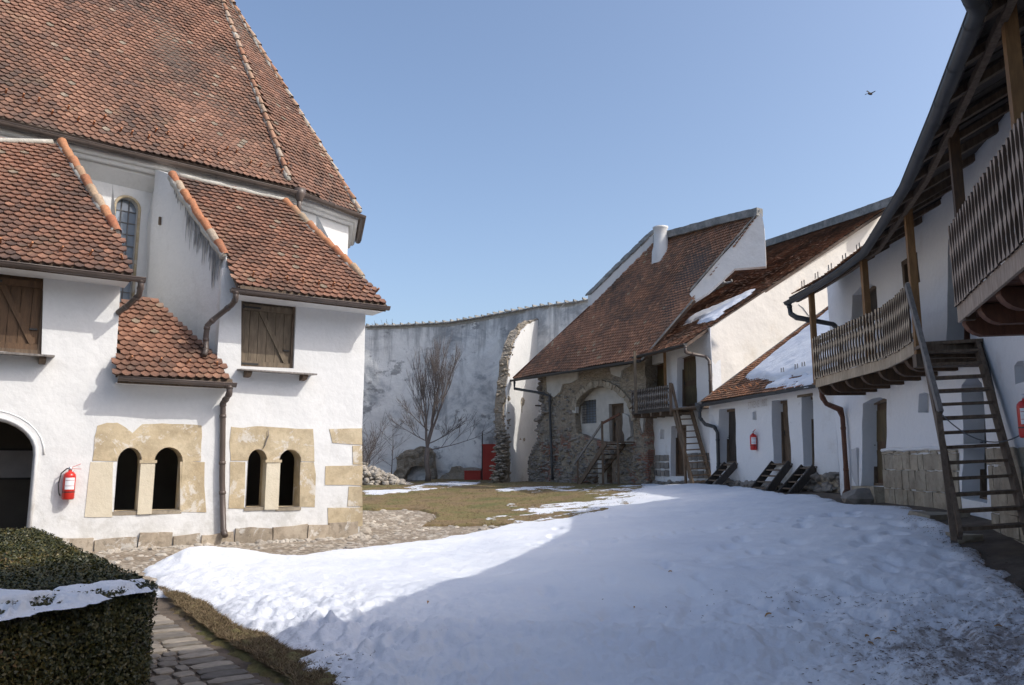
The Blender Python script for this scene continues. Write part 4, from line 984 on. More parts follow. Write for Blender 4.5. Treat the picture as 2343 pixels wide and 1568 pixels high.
def build_gallery_house():
    H = thing('gallery_house', (7.8, 15, .8), 'long two-storey white house with fretted timber galleries under a wide eave', 'house')
    lowdoor = L1.pxs([(1970, 1112), (2027, 1112), (2027, 914), (2012, 909), (1992, 912), (1970, 924)])
    d2 = L1.pxs([(2201, 1140), (2258, 1152), (2252, 882), (2237, 860), (2218, 862), (2201, 882)])
    n1 = L1.pxs([(2102, 944), (2127, 945), (2126, 902), (2114, 898), (2102, 902)])
    up1 = L1.pxs([(1948, 742), (2006, 730), (2002, 656), (1988, 650), (1966, 656), (1948, 676)])
    w1 = L1.pxs([(2072, 648), (2100, 640), (2097, 594), (2070, 604)])
    up2 = L1.pxs([(2166, 800), (2222, 800), (2215, 490), (2190, 505), (2166, 550)])
    Lw = 8.65
    panel('wall', L1, [(0, .3), (Lw, .3)] + eave_top(L1, 0, Lw), [lowdoor, d2, n1, up1, w1, up2], 'plaster_house', H, .22, .05, 0, .5, .36, seed=51)
    n2 = L2.pxs([(2322, 880), (2348, 872), (2342, 825), (2328, 828), (2320, 838)])
    panel('wall', L2, [(0, .2), (6.2, .2)] + eave_top(L2, 0, 6.2), [n2], 'plaster_house', H, .22, .04, 0, .5, .2, seed=53)
    for fr, h_, d_, mt in ((L1, n1, .14, 'plaster_grey'), (L2, n2, .14, 'plaster_grey')):
        us = [q[0] for q in h_]; vs = [q[1] for q in h_]; mb = MB(); mb.fbox(fr, min(us) - .05, max(us) + .05, min(vs) - .05, max(vs) + .05, -d_ - .04, -d_); mb.build('blind_niche', mt, H)
    door(H, L1, lowdoor, .34, 'wood_old', 'wood_door', panels=True, boards=4)
    door(H, L1, d2, .34, 'wood_old', 'wood_black', boards=4)
    door(H, L1, up1, .34, 'wood_old', 'wood_black', boards=4)
    door(H, L1, up2, .34, 'wood_red', 'wood_black', boards=4)
    us = [q[0] for q in w1]; vs = [q[1] for q in w1]; mb = MB(); mb.fbox(L1, min(us), max(us), min(vs), max(vs), -.2, -.18); g = mb.build('window_pane', 'window_glass', H)
    mb = MB()
    for a, b_, c, d in ((min(us) - .06, min(us) + .04, min(vs) - .05, max(vs) + .05), (max(us) - .04, max(us) + .06, min(vs) - .05, max(vs) + .05), (min(us) - .06, max(us) + .06, max(vs) - .03, max(vs) + .06), (min(us) - .06, max(us) + .06, min(vs) - .06, min(vs) + .03), ((min(us) + max(us)) / 2 - .02, (min(us) + max(us)) / 2 + .02, min(vs), max(vs))): mb.fbox(L1, a, b_, c, d, -.17 + random.uniform(0, .004), .03 + random.uniform(0, .01))
    mb.build('window_frame', 'wood_old', H)
    # exposed ashlar socle
    sk = L1.pxs([(2029, 1034), (2050, 1029), (2100, 1030), (2160, 1027), (2200, 1027), (2201, 1180), (2150, 1175), (2095, 1152), (2060, 1150), (2028, 1148)])
    def ashlar(fr, u0, u1, v0, v1, rh, mat, holes=(), top=None):
        mb = MB(); v = v0
        while v < v1 - .02:
            h_ = min(rh * random.uniform(.85, 1.2), v1 - v); u = u0 - random.uniform(0, .2)
            while u < u1:
                w_ = random.uniform(.22, .5); a, b_ = max(u, u0), min(u + w_, u1)
                if b_ - a > .05 and not any(h0 < (a + b_) / 2 < h1 for h0, h1 in holes):
                    pts = rough_poly([(a + .008, v + .008), (b_ - .008, v + .008), (b_ - .01, v + h_ - .008), (a + .01, v + h_ - .01)], .07, .035, int(u * 31 + v * 77) % 500)
                    mb.prism([fr.p3(x, y, -.02) for x, y in pts], fr.n * random.uniform(.048, .060))
                u += w_
            v += h_
        return mb.build('socle_stones', mat, H)
    L3 = Frame(L2.p3(5.9, 0, 0), (-.3, -6.6, 0)); panel('wall', L3, [(0, .0), (6.6, .0)] + eave_top(L3, 0, 6.6), [], 'plaster_house', H, .5, .03, 0, .5, 0, seed=55)  # unseen wall added to keep sun strips off the foreground
    us = [q[0] for q in sk]; topv = L1.px(2100, 1031)[1]
    ashlar(L1, min(us), min(q[0] for q in d2), .4, topv, .34, 'ashlar_brown'); ashlar(L1, max(q[0] for q in d2), Lw, .4, topv, .34, 'ashlar_brown')
    ashlar(L2, 0.02, 5.5, .2, topv - .02, .34, 'ashlar_brown')
    # plaster lip above the socle
    pts = [L1.p3(min(us) + (Lw - min(us)) * k / 14, topv + .03 + random.uniform(-.015, .015), .02) for k in range(15)]; mb = MB(); mb.tube(pts, .035, 6); mb.build('plaster_lip', 'plaster_house', H)
    panel('bare_patch', L1, rough_poly(L1.pxs([(1949, 1028), (1962, 1026), (1964, 1090), (1966, 1120), (1955, 1100), (1950, 1080)]), .1, .02, 5), [], 'plaster_grey', H, .2, .005, .03, .04, 0)
    mb = MB(); c = L1.px(1990, 1126); mb.fbox(L1, c[0] - .6, c[0] + .9, .5, L1.px(2000, 1113)[1] - .01, -.3, .22, .03); mb.build('door_step', 'ashlar_brown', H)
    # galleries: edge polylines in plan
    GL = [(6.81, 17.46), (6.76, 15.7), (6.71, 13.92), (6.50, 12.95), (6.25, 12.02)]; GR = [(5.40, 9.3), (4.86, 7.8), (4.41, 6.53), (3.75, 4.8), (3.2, 3.6)]
    def inner(x, y):
        fr = L1 if y > 11.34 else L2; q = Vector((x, y, 0)) - fr.O; u = q.dot(fr.u); return fr.p3(u, 0, -.1)
    for G, nm in ((GL, 0), (GR, 1)):
        P = [Vector((x, y, ZF)) for x, y in G]
        I = [inner(x, y) + Vector((0, 0, ZF)) for x, y in G]
        mb = MB()
        for i in range(len(P) - 1):
            n = max(1, int((P[i + 1] - P[i]).length / .16))
            for k in range(n):
                a, b_ = P[i].lerp(P[i + 1], (k + .04) / n), P[i].lerp(P[i + 1], (k + .96) / n); c, d = I[i].lerp(I[i + 1], (k + .96) / n), I[i].lerp(I[i + 1], (k + .04) / n)
                dz = random.uniform(-.004, .004); z0 = Vector((0, 0, -.02 + dz)); z1 = Vector((0, 0, .02 + dz)); mb.add([a + z0, b_ + z0, c + z0, d + z0, a + z1, b_ + z1, c + z1, d + z1], [(0, 3, 2, 1), (4, 5, 6, 7), (0, 1, 5, 4), (1, 2, 6, 5), (2, 3, 7, 6), (3, 0, 4, 7)])
        mb.build('gallery_floor', 'wood_red' if nm else 'wood_old', H)
        tot = sum((P[i + 1] - P[i]).length for i in range(len(P) - 1)); n = int(tot / .78)
        def along(A_, s):
            for i in range(len(A_) - 1):
                L_ = (A_[i + 1] - A_[i]).length
                if s <= L_: return A_[i].lerp(A_[i + 1], s / L_)
                s -= L_
            return A_[-1]
        for k in range(n + 1):
            f = (k + .06) / (n + .12); a = along(P, tot * f); b_ = along(I, sum((I[i + 1] - I[i]).length for i in range(len(I) - 1)) * f)
            dn = (b_ - a).normalized(); sd = dn.cross(Vector((0, 0, 1))).normalized(); a = a + dn * .05
            prof = [(0, -.03), (0, -.10), (.04, -.17), (.10, -.22), (.18, -.25), ((b_ - a).length, -.25), ((b_ - a).length, -.03)]
            mb = MB(); mb.prism([a + dn * x + Vector((0, 0, z)) - sd * .065 for x, z in prof], sd * .13); mb.build('gallery_joist', 'wood_red' if nm else 'wood_door', H)
        hh = .14
        railing(H, [p + Vector((0, 0, hh - .02)) for p in P], .93 if nm == 0 else 1.0, 'wood_pale' if nm == 0 else 'wood_rail', .135, 3, .19, 'wood_pale' if nm == 0 else 'wood_rail')
    # stair landing
    P = [Vector((6.25, 12.02, ZF)), Vector((6.12, 11.42, ZF)), Vector((6.80, 11.10, ZF)), Vector((6.95, 11.3, ZF)), inner(7.2, 12.1) + Vector((0, 0, ZF))]
    mb = MB(); mb.prism([p - Vector((0, 0, .02)) for p in P], Vector((0, 0, .05))); mb.build('landing', 'wood_old', H)
    mb = MB(); mb.beam(P[1] + Vector((0, 0, -.12)), P[3] + Vector((.05, -.02, -.12)), .08, .2); mb.build('landing_beam', 'wood_old', H)
    mb = MB(); mb.beam(P[1] + Vector((.05, .45, -.2)), P[3] + Vector((.2, .42, -.2)), .16, .2); mb.build('landing_beam', 'wood_old', H)
    # roof over the galleries
    E = EAVE
    ze = 5.5; E3 = [Vector((x, y, ze)) for x, y in E]; sl = math.tan(R(28.5))
    def outn(i):
        a = E3[max(i - 1, 0)]; b_ = E3[min(i + 1, len(E3) - 1)]; d = (b_ - a); return Vector((-d.y, d.x, 0)).normalized()   # away from the courtyard
    Nn = [outn(i) for i in range(len(E3))]
    if Nn[2].x < 0: Nn = [-n for n in Nn]
    def up(i, s): return E3[i] + Nn[i] * s + Vector((0, 0, s * sl))
    depth = [6.8, 6.8, 6.8, 6.8, 6.6, 6.4, 5.5, 4.5, 4.2, 4.0, 3.6, 1.5]  # out-of-view end lengths are set to shade the hedge and foreground
    mb = MB()
    for i in range(len(E3) - 1):
        a, b_, c, d = E3[i], E3[i + 1], up(i + 1, depth[i + 1]), up(i, depth[i]); z1 = Vector((0, 0, .06)); z2 = Vector((0, 0, .10)); mb.add([a + z1, b_ + z1, c + z1, d + z1, a + z2, b_ + z2, c + z2, d + z2], [(0, 3, 2, 1), (4, 5, 6, 7), (0, 1, 5, 4), (1, 2, 6, 5), (2, 3, 7, 6), (3, 0, 4, 7)])
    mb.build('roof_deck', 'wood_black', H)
    mb = MB(); rf = MB()
    for i in range(8):
        L_ = (E3[i + 1] - E3[i]).length; n = max(1, int(L_ / .19))
        for k in range(n):
            f0, f1 = (k + .03) / n, (k + .97) / n; s0 = random.uniform(.0, .1); s1 = random.choice([1.9, 2.2, 2.5]); dz = random.uniform(-.03, .035)
            def q(f, s): return E3[i].lerp(E3[i + 1], f) + (Nn[i].lerp(Nn[i + 1], f)) * s + Vector((0, 0, s * sl + dz))
            V = [q(f0, s0), q(f1, s0), q(f1, s1), q(f0, s1)]; mb.add([v + Vector((0, 0, .01)) for v in V] + [v + Vector((0, 0, .045)) for v in V], [(0, 3, 2, 1), (4, 5, 6, 7), (0, 1, 5, 4), (1, 2, 6, 5), (2, 3, 7, 6), (3, 0, 4, 7)])
            if k % 4 == 1:
                def q2(f, s): return E3[i].lerp(E3[i + 1], f) + (Nn[i].lerp(Nn[i + 1], f)) * s + Vector((0, 0, s * sl - .03))
                rf.beam(q2((f0 + f1) / 2, -.02), q2((f0 + f1) / 2, 2.6), .10, .11)
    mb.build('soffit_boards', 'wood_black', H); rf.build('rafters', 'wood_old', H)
    mb = MB()
    for i in range(8): mb.beam(E3[i] + Nn[i] * .20 + Vector((0, 0, .02)), E3[i + 1] + Nn[i + 1] * .20 + Vector((0, 0, .02)), .07, .08)
    mb.build('eave_beam', 'wood_old', H)
    mb = MB()
    for i in range(8): mb.beam(E3[i] + Nn[i] * .03 + Vector((0, 0, .04)), E3[i + 1] + Nn[i + 1] * .03 + Vector((0, 0, .04)), .03, .14)
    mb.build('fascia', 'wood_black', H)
    for i in range(len(E3) - 1):
        f = Frame(E3[i] + Vector((0, 0, .11)), E3[i + 1] - E3[i], up(i, 1) - E3[i])
        if f.n.z < 0: f.n = -f.n
        c, d = up(i + 1, depth[i + 1]), up(i, depth[i]); xy = lambda p: ((p - f.O).dot(f.u), (p - f.O).dot(f.v))
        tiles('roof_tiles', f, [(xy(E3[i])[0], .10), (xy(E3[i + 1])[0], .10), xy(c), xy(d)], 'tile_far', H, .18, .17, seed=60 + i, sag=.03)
    gp = [E3[i] - Nn[i] * .06 + Vector((0, 0, -.03)) for i in range(9)]
    gutter(H, gp, .078, 'gutter_dark')
    sg = MB()
    for (i, f) in [(0, .25), (0, .8), (1, .3), (1, .8), (2, .3), (2, .8), (3, .3)]:
        for o_ in (-.05, .05):
            a = E3[i].lerp(E3[i + 1], f + o_) + Nn[i] * .22 + Vector((0, 0, .12 + .22 * sl)); d = (E3[i + 1] - E3[i]).normalized()
            sg.tube([a - d * .03, a - d * .012 + Vector((0, 0, .2)), a + d * .012 + Vector((0, 0, .2)), a + d * .03], .006, 5, flat=True)
    sg.build('snow_hoops', 'iron', H)
    # posts
    PLn = Frame((6.79, 17.4, 0), (-.08, -3.5, 0)); PR_ = Frame((5.40, 9.3, 0), (-.99, -2.77, 0)); PLm = Frame((6.71, 13.92, 0), (-.46, -1.9, 0))
    for fr, x, y, zt, mt, bz in ((PLn, 1862, 780, 5.62, 'wood_honey', ZF), (PLn, 1983, 712, 5.62, 'wood_honey', ZF), (PLm, 2094, 700, 5.65, 'wood_honey', ZF - .3), (PR_, 2203, 560, 5.75, 'wood_door', ZF - .1), (PR_, 2338, 330, 5.75, 'wood_honey', ZF - .1)):
        p = fr.hit(x, y, -.06); mb = MB(); mb.box((p.x, p.y, (zt + bz) / 2), fr.u * .055, fr.n * .055, (0, 0, (zt - bz) / 2)); mb.build('post', mt, H)
    # downpipe
    q = L1.hit; g0 = gp[0]
    downpipe(H, [g0 + Vector((.02, -.1, -.06)), g0 + Vector((.04, -.12, -.3)), aty(1822, 727, 18.2), aty(1905, 742, 18.35), q(1920, 756, .1), q(1924, 800, .1), q(1925, 890, .1)], .055, 'gutter_dark')
    downpipe(H, [aty(1879, 890, 17.9), aty(1880, 908, 18.0), aty(1890, 924, 18.2), q(1921, 937, .12), q(1927, 955, .1), q(1934, 1060, .1), q(1938, 1122, .1), q(1932, 1130, .3)], .055, 'wood_red')
    # end wall towards the low house
    mb = MB(); a = L1.p3(-.01, 0, -.01); b_ = a + Vector((5, .6, 0)); mb.add([a + Vector((0, 0, .3)), b_ + Vector((0, 0, .3)), b_ + Vector((0, 0, 8.2)), a + Vector((0, 0, 5.8))], [(0, 1, 2, 3)]); mb.build('end_wall', 'plaster_house', H)
build_gallery_house()

def build_shade_range():
    # unseen range added behind the viewer, shaped for the shade in the foreground
    H = thing('shade_range', (0, -1.5, 0), 'unseen white range added behind the viewer to shade the foreground', 'house')
    f = Frame((-9, -1.4, 0), (1, 0, 0)); f.n = Vector((0, 1, 0))
    mb = MB(); mb.fbox(f, 0, 13, 0, 4.2, -.5, 0); mb.build('wall', 'plaster_house', H)
    for x, y in ((-6.5, 3.4),):
        mb = MB(); mb.box((x, y, 2.7), (.1, 0, 0), (0, .1, 0), (0, 0, 2.8)); mb.build('post', 'wood_old', H)
build_shade_range()

# ---------------------------------------------------------------- low house with three doors
LW = Frame((7.05, 27.7, 0), (8.38 - 7.05, 20.6 - 27.7, 0))
def build_low_house():
    H = thing('low_house', (8, 24, .8), 'low white single-storey house with three plank doors and snow on its roof', 'house')
    D = [LW.pxs([(1644, 1059), (1686, 1060), (1681, 933), (1645, 937)]), LW.pxs([(1768, 1060), (1808, 1060), (1802, 914), (1765, 917)]), LW.pxs([(1836, 1066), (1863, 1065), (1858, 905), (1833, 907)])]
    ni = LW.pxs([(1721, 961), (1730, 961), (1729, 941), (1721, 943)])
    panel('wall', LW, [(-.15, .3), (8.6, .3), (8.6, 3.75), (-.15, 3.75)], D + [ni], 'plaster_house', H, .22, .05, 0, .4, .38, seed=71)
    us = [q[0] for q in ni]; vs = [q[1] for q in ni]; mb = MB(); mb.fbox(LW, min(us) - .05, max(us) + .05, min(vs) - .05, max(vs) + .05, -.15, -.11); mb.build('blind_niche', 'plaster_grey', H)
    door(H, LW, D[0], .36, 'wood_old', 'wood_black'); door(H, LW, D[1], .36, 'wood_old', 'wood_old', boards=3); door(H, LW, D[2], .36, 'wood_shutter', 'wood_old', boards=3)
    for d_ in D:
        mb = MB(); us = [q[0] for q in d_]; mb.fbox(LW, min(us) - .1, max(us) + .05, d_[0][1] - .06, d_[0][1] - .005, -.3, .05, .004); mb.build('threshold', 'wood_grey', H)
    mb = MB(); mb.fbox(LW, min(q[0] for q in D[2]) - .12, max(q[0] for q in D[2]) + .02, D[2][2][1], D[2][2][1] + .07, -.1, .012, .004); mb.build('lintel', 'wood_shutter', H)
    # rubble footing
    mb = MB()
    for k in range(240):
        u = random.uniform(-.2, 8.4); hi = .0 if u < 5.9 else .32; c = LW.p3(u, 0, random.uniform(-.02, .12)); s_ = random.uniform(.07, .16); g_ = gz(c.x, c.y)
        mb.rock((c.x, c.y, g_ + random.uniform(0, .16 + hi)), s_, s_ * .8, s_ * .6, random.random() * 3)
    mb.build('footing_stones', 'dark_stone', H)
    panel('rubble_patch', LW, rough_poly(LW.pxs([(1856, 1134), (1856, 1100), (1872, 1084), (1900, 1092), (1922, 1088), (1930, 1100), (1934, 1140)]), .1, .06, 8), [], 'rubble_base', H, .12, .06, .04, .08, 0)
    panel('bare_patch', LW, rough_poly(LW.pxs([(1809, 950), (1824, 950), (1832, 960), (1829, 973), (1817, 972), (1809, 968)]), .06, .05, 18), [], 'plaster_grey', H, .1, .004, .012, .04, 0)
    panel('bare_patch', LW, rough_poly(LW.pxs([(1812, 928), (1817, 930), (1816, 945), (1812, 944)]), .06, .03, 28), [], 'plaster_grey', H, .1, .004, .012, .04, 0)
    panel('bare_patch', LW, rough_poly(LW.pxs([(1822, 925), (1829, 922), (1827, 945), (1823, 940)]), .06, .03, 29), [], 'plaster_grey', H, .1, .004, .012, .04, 0)
    # faint weathered painted inscription
    cu = bpy.data.curves.new('inscription', 'FONT'); cu.body = 'STRENE 1882'; cu.size = .34; cu.align_x = 'LEFT'; to = bpy.data.objects.new('inscription', cu); COL.objects.link(to)
    bpy.context.view_layer.update(); dg = bpy.context.evaluated_depsgraph_get(); me = bpy.data.meshes.new_from_object(to.evaluated_get(dg)); bpy.data.objects.remove(to)
    a = LW.px(1713, 936); b_ = LW.px(1757, 928); xs = [v.co.x for v in me.vertices]; wd = max(xs); L_ = b_[0] - a[0]; fz = (LW.px(1735, 915)[1] - LW.px(1735, 932)[1]) / .24
    vv = [LW.p3(a[0] + v.co.x / wd * L_, a[1] + (b_[1] - a[1]) * v.co.x / wd + v.co.y * fz * .95, .03 + .05 * fbm(np.array([a[0]]), np.array([a[1]]), 1)[0] * 0) for v in me.vertices]
    for v, p in zip(me.vertices, vv): v.co = p
    me.materials.clear(); me.materials.append(M['inscription']); link(bpy.data.objects.new('inscription', me), H)
    # roof
    e0 = Vector((6.71, 27.62, 3.69)); e1 = Vector((8.0, 20.65, 3.69)); u = (e1 - e0).normalized(); nh = Vector((-u.y, u.x, 0)); s_ = R(37.5)
    RF = Frame(e0, u, nh * math.cos(s_) + Vector((0, 0, math.sin(s_))))
    if RF.n.z < 0: RF.n = -RF.n
    p0 = RF.px(1605, 920); p1 = RF.px(1915, 690); poly = [(p0[0], 0), (8.4, 0), (8.4, 8.2), (p0[0] + (p1[0] - p0[0]) * 1.25, p1[1] * 1.25), (p1[0], p1[1])]
    if poly[3][1] < 8.2: poly[2] = (8.4, poly[3][1])
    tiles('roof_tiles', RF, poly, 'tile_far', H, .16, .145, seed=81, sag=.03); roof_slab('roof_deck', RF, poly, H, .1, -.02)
    sp = RF.pxs([(1703, 868), (1716, 858), (1912, 704), (1990, 700), (1990, 850), (1870, 852), (1820, 860), (1780, 868)])
    height_sheet('roof_snow', RF, sp, 'snow', H, .13, .05, .3, .22, 1.4, 5, .02, w=.03)
    sp2 = RF.pxs([(1765, 884), (1790, 872), (1860, 855), (1870, 872), (1820, 878)]); height_sheet('roof_snow', RF, sp2, 'snow', H, .04, .04, .3, .5, 3.0, 15, .03, w=.035)
    for k in range(8):
        uu = .3 + k * .45; mb = MB(); mb.beam(RF.p3(uu, .5, .03), RF.p3(uu, .46, .17), .035, .035, tint=.4); mb.build('snow_guard', 'ridge_tile', H)
    sg = MB()
    for x, y in ((1790, 865), (1822, 857), (1838, 853)):
        for o_ in (0, .12):
            c = RF.px(x, y); a = RF.p3(c[0] + o_, c[1], .05); sg.tube([a - RF.u * .04, a + Vector((0, 0, .26)) - RF.u * .01, a + Vector((0, 0, .26)) + RF.u * .01, a + RF.u * .04], .008, 5)
    sg.build('snow_hoops', 'iron', H)
    g0 = RF.p3(-.05, 0, 0) - nh * .07 + Vector((0, 0, -.05)); g1 = RF.p3((e1 - e0).length + .3, 0, 0) - nh * .07 + Vector((0, 0, -.05)); gutter(H, [g0, g1], .08, 'gutter_dark')
    q = LW.hit
    downpipe(H, [g0 + Vector((0, 0, -.1)), g0 + Vector((.0, -.02, -.45)), q(1613, 971, .25), q(1634, 977, .15), q(1641, 990, .1), q(1643, 1060, .1), q(1641, 1100, .1)], .06, 'gutter_dark', head=True)
    mb = MB()
    vg = [RF.p3(*poly[0], .02), RF.p3(*poly[3], .02)]; mb.beam(vg[0], vg[1], .05, .10); mb.build('verge_flashing', 'coping_grey', H)
build_low_house()

# ---------------------------------------------------------------- balcony house with the big sunlit gable
BWF = Frame((7.31, 28.87, 0), (.339, -.941, 0)); BWF_u = BWF.u
GDIR = Vector((.941, .339, 0)).normalized()
def build_balcony_house():
    H = thing('balcony_house', (6.6, 30.5, .7), 'white two-storey house with a small balcony and a tall sunlit gable wall', 'house')
    D1 = BWF.pxs([(1488, 940), (1522, 937), (1521, 832), (1508, 829), (1489, 836)]); D2 = BWF.pxs([(1549, 931), (1594, 930), (1590, 812), (1576, 809), (1549, 820)]); D3 = BWF.pxs([(1534, 1090), (1571, 1090), (1569, 973), (1534, 975)])
    ni = BWF.pxs([(1509, 1005), (1518, 1005), (1518, 983), (1509, 983)])
    u_end = BWF.px(1626, 800)[0]; u_st = BWF.px(1462, 1000)[0]
    panel('wall', BWF, [(u_st, .3), (u_end, .3), (u_end, 6.6), (u_st, 6.6)], [D1, D2, D3, ni], 'plaster_house', H, .25, .05, 0, .4, .34, seed=91)
    us = [q[0] for q in ni]; vs = [q[1] for q in ni]; mb = MB(); mb.fbox(BWF, min(us) - .05, max(us) + .05, min(vs) - .05, max(vs) + .05, -.15, -.1); mb.build('blind_niche', 'plaster_grey', H)
    door(H, BWF, D1, .3, 'wood_old', 'wood_door', panels=True); door(H, BWF, D2, .3, 'wood_old', 'wood_door', panels=True); door(H, BWF, D3, .3, 'wood_old', 'wood_door', boards=4)
    # gable wall above the low house
    GW = Frame(BWF.p3(u_end, 0, 0), GDIR)
    if GW.n.dot(CAM - GW.O) < 0: GW.n = -GW.n
    g = [GW.px(1626, 751), GW.px(1808, 629), GW.px(1995, 504)]; g.append((g[2][0] + 3, g[2][1] + 3 * .64))
    panel('gable_wall', GW, [(0, .4)] + [(max(0, x), y) for x, y in g] + [(g[3][0], .4)], [], 'plaster_cream', H, .3, .05, 0, .4, 0, seed=93)
    # crack in the gable
    mb = MB(); mb.tube([GW.hit(x, y, .03) for x, y in ((1826, 697), (1836, 704), (1842, 712), (1850, 722), (1858, 740))], [.008, .016, .02, .012, .005], 5); mb.build('crack', 'plaster_grey', H)
    # roof
    e0 = Vector((4.94, 32.5, 6.0)); e1 = Vector((6.37, 28.53, 6.0)); u = (e1 - e0).normalized(); nh = Vector((-u.y, u.x, 0)); s_ = R(32.5)
    RF = Frame(e0, u, nh * math.cos(s_) + Vector((0, 0, math.sin(s_))))
    if RF.n.z < 0: RF.n = -RF.n
    poly = RF.pxs([(1438, 820), (1566, 787), (1625, 745), (1990, 501), (2030, 476), (2002, 486), (1840, 535), (1680, 592), (1588, 684)])
    tiles('roof_tiles', RF, poly, 'tile_dark', H, .16, .15, seed=95, sag=.06); roof_slab('roof_deck', RF, poly, H, .12, -.02)
    sp = RF.pxs([(1562, 742), (1590, 722), (1650, 695), (1700, 672), (1716, 668), (1712, 678), (1680, 700), (1655, 720), (1640, 728), (1612, 732), (1580, 742)]); height_sheet('roof_snow', RF, sp, 'snow', H, .05, .06, .3, .55, 1.1, 25, .02, w=.05)
    # stone-grey ridge coping
    mb = MB(); R_ = [RF.hit(x, y, .05) for x, y in ((1676, 594), (1760, 562), (1840, 536), (1920, 510), (2010, 480), (2060, 462))]
    for i in range(len(R_) - 1):
        n = 5
        for k in range(n): mb.beam(R_[i].lerp(R_[i + 1], k / n) + Vector((0, 0, .12 + random.uniform(-.015, .015))), R_[i].lerp(R_[i + 1], (k + 1) / n) + Vector((0, 0, .12)), .32, .36)
    mb.build('ridge_coping', 'coping_grey', H)
    gh = Vector((0, 0, -.05)); g0 = RF.p3(RF.px(1438, 820)[0], 0, 0) - nh * .07 + gh; g1 = RF.p3(RF.px(1566, 787)[0], 0, 0) - nh * .07 + gh; gutter(H, [g0, g1], .085, 'gutter_dark')
    q = BWF.hit
    downpipe(H, [g1 + Vector((0, .05, -.07)), g1 + Vector((0, .05, -.3)), q(1574, 808, .75), q(1614, 816, .12), q(1622, 826, .08), q(1624, 860, .08), q(1625, 905, .08)], .055, 'gutter_metal')
    # soffit
    mb = MB(); a = BWF.p3(u_st, 6.3, -.1); b_ = BWF.p3(u_end, 6.3, -.1); mb.add([e0 + Vector((0, 0, -.03)), e1 + Vector((0, 0, -.03)), Vector((b_.x, b_.y, 6.55)), Vector((a.x, a.y, 6.55))], [(0, 1, 2, 3)]); mb.build('soffit', 'wood_old', H)
    mb = MB(); v0 = RF.hit(1566, 788, -.06); v1 = RF.hit(1626, 747, -.06); mb.beam(v0, v1, .04, .16); mb.build('verge_board', 'wood_grey', H)
    # balcony
    zb = 3.6; o0 = atz(1445, 948, zb); o1 = atz(1535, 939, zb); wd = BWF.n
    i0 = BWF.p3((o0 - BWF.O).dot(BWF.u), zb, 0); i1 = BWF.p3((o1 - BWF.O).dot(BWF.u), zb, 0)
    mb = MB(); mb.prism([o0, o1, i1, i0], Vector((0, 0, .06))); mb.build('balcony_floor', 'wood_old', H)
    for k in range(5):
        a = o0.lerp(o1, (k + .1) / 4.2); b_ = i0.lerp(i1, (k + .1) / 4.2); mb = MB(); mb.beam(a + Vector((0, 0, -.08)), b_ + Vector((0, 0, -.08)), .12, .15); mb.build('balcony_joist', 'wood_old', H)
    up_ = Vector((0, 0, .12)); railing(H, [o0 + up_, o1 + up_], .85, 'wood_grey', .12, 3, .14, 'wood_black'); railing(H, [i0 + up_, o0 + up_], .85, 'wood_grey', .12, 3, .14, 'wood_black')
    mb = MB(); mb.box(o1 + Vector((0, 0, .5)), (.05, 0, 0), (0, .05, 0), (0, 0, .55)); mb.build('balcony_post', 'wood_old', H)
    for x, y in ((1455, 880), (1524, 860)):
        p = atz(x, 945, zb); p.z = 0; mb = MB(); mb.box((p.x, p.y, 4.85), (.05, 0, 0), (0, .05, 0), (0, 0, 1.25)); mb.build('post', 'wood_honey' if x > 1500 else 'wood_shutter', H)
    # landing of the stair in front of the upper door
    l1 = atz(1592, 932, zb); li = BWF.p3((l1 - BWF.O).dot(BWF.u), zb, 0); mb = MB(); mb.prism([o1, l1, li, i1], Vector((0, 0, .06))); mb.build('landing', 'wood_old', H)
    # ashlar blocks at the foot
    mb = MB(); a, b_ = BWF.px(1487, 1090), BWF.px(1531, 1040)
    for r_ in range(3):
        for c_ in range(5):
            w_ = (b_[0] - a[0]) / 5; h_ = (b_[1] - a[1]) / 3; mb.fbox(BWF, a[0] + w_ * c_ + .03, a[0] + w_ * (c_ + 1) - .03, a[1] + h_ * r_ + .03, a[1] + h_ * (r_ + 1) - .03, -.02, .07, .02)
    mb.build('foot_ashlars', 'dark_stone', H)
    mb = MB(); a, b_ = BWF.px(1575, 1095), BWF.px(1624, 1035)
    for r_ in range(3):
        for c_ in range(4):
            w_ = (b_[0] - a[0]) / 4; h_ = (b_[1] - a[1]) / 3; mb.fbox(BWF, a[0] + w_ * c_ + .03, a[0] + w_ * (c_ + 1) - .03, a[1] + h_ * r_ + .03, a[1] + h_ * (r_ + 1) - .03, -.02, .07, .02)
    mb.build('foot_ashlars', 'dark_stone', H)
    mb = MB()
    for k in range(110):
        u = random.uniform(u_st, u_end + .3); c = BWF.p3(u, 0, random.uniform(0, .25)); s_ = random.uniform(.07, .16); mb.rock((c.x, c.y, gz(c.x, c.y) + random.uniform(0, .12)), s_, s_ * .8, s_ * .6, random.random() * 3)
    mb.build('footing_stones', 'dark_stone', H)
    l1 = atz(1577, 934, zb)
    return o1, l1
BAL = build_balcony_house()

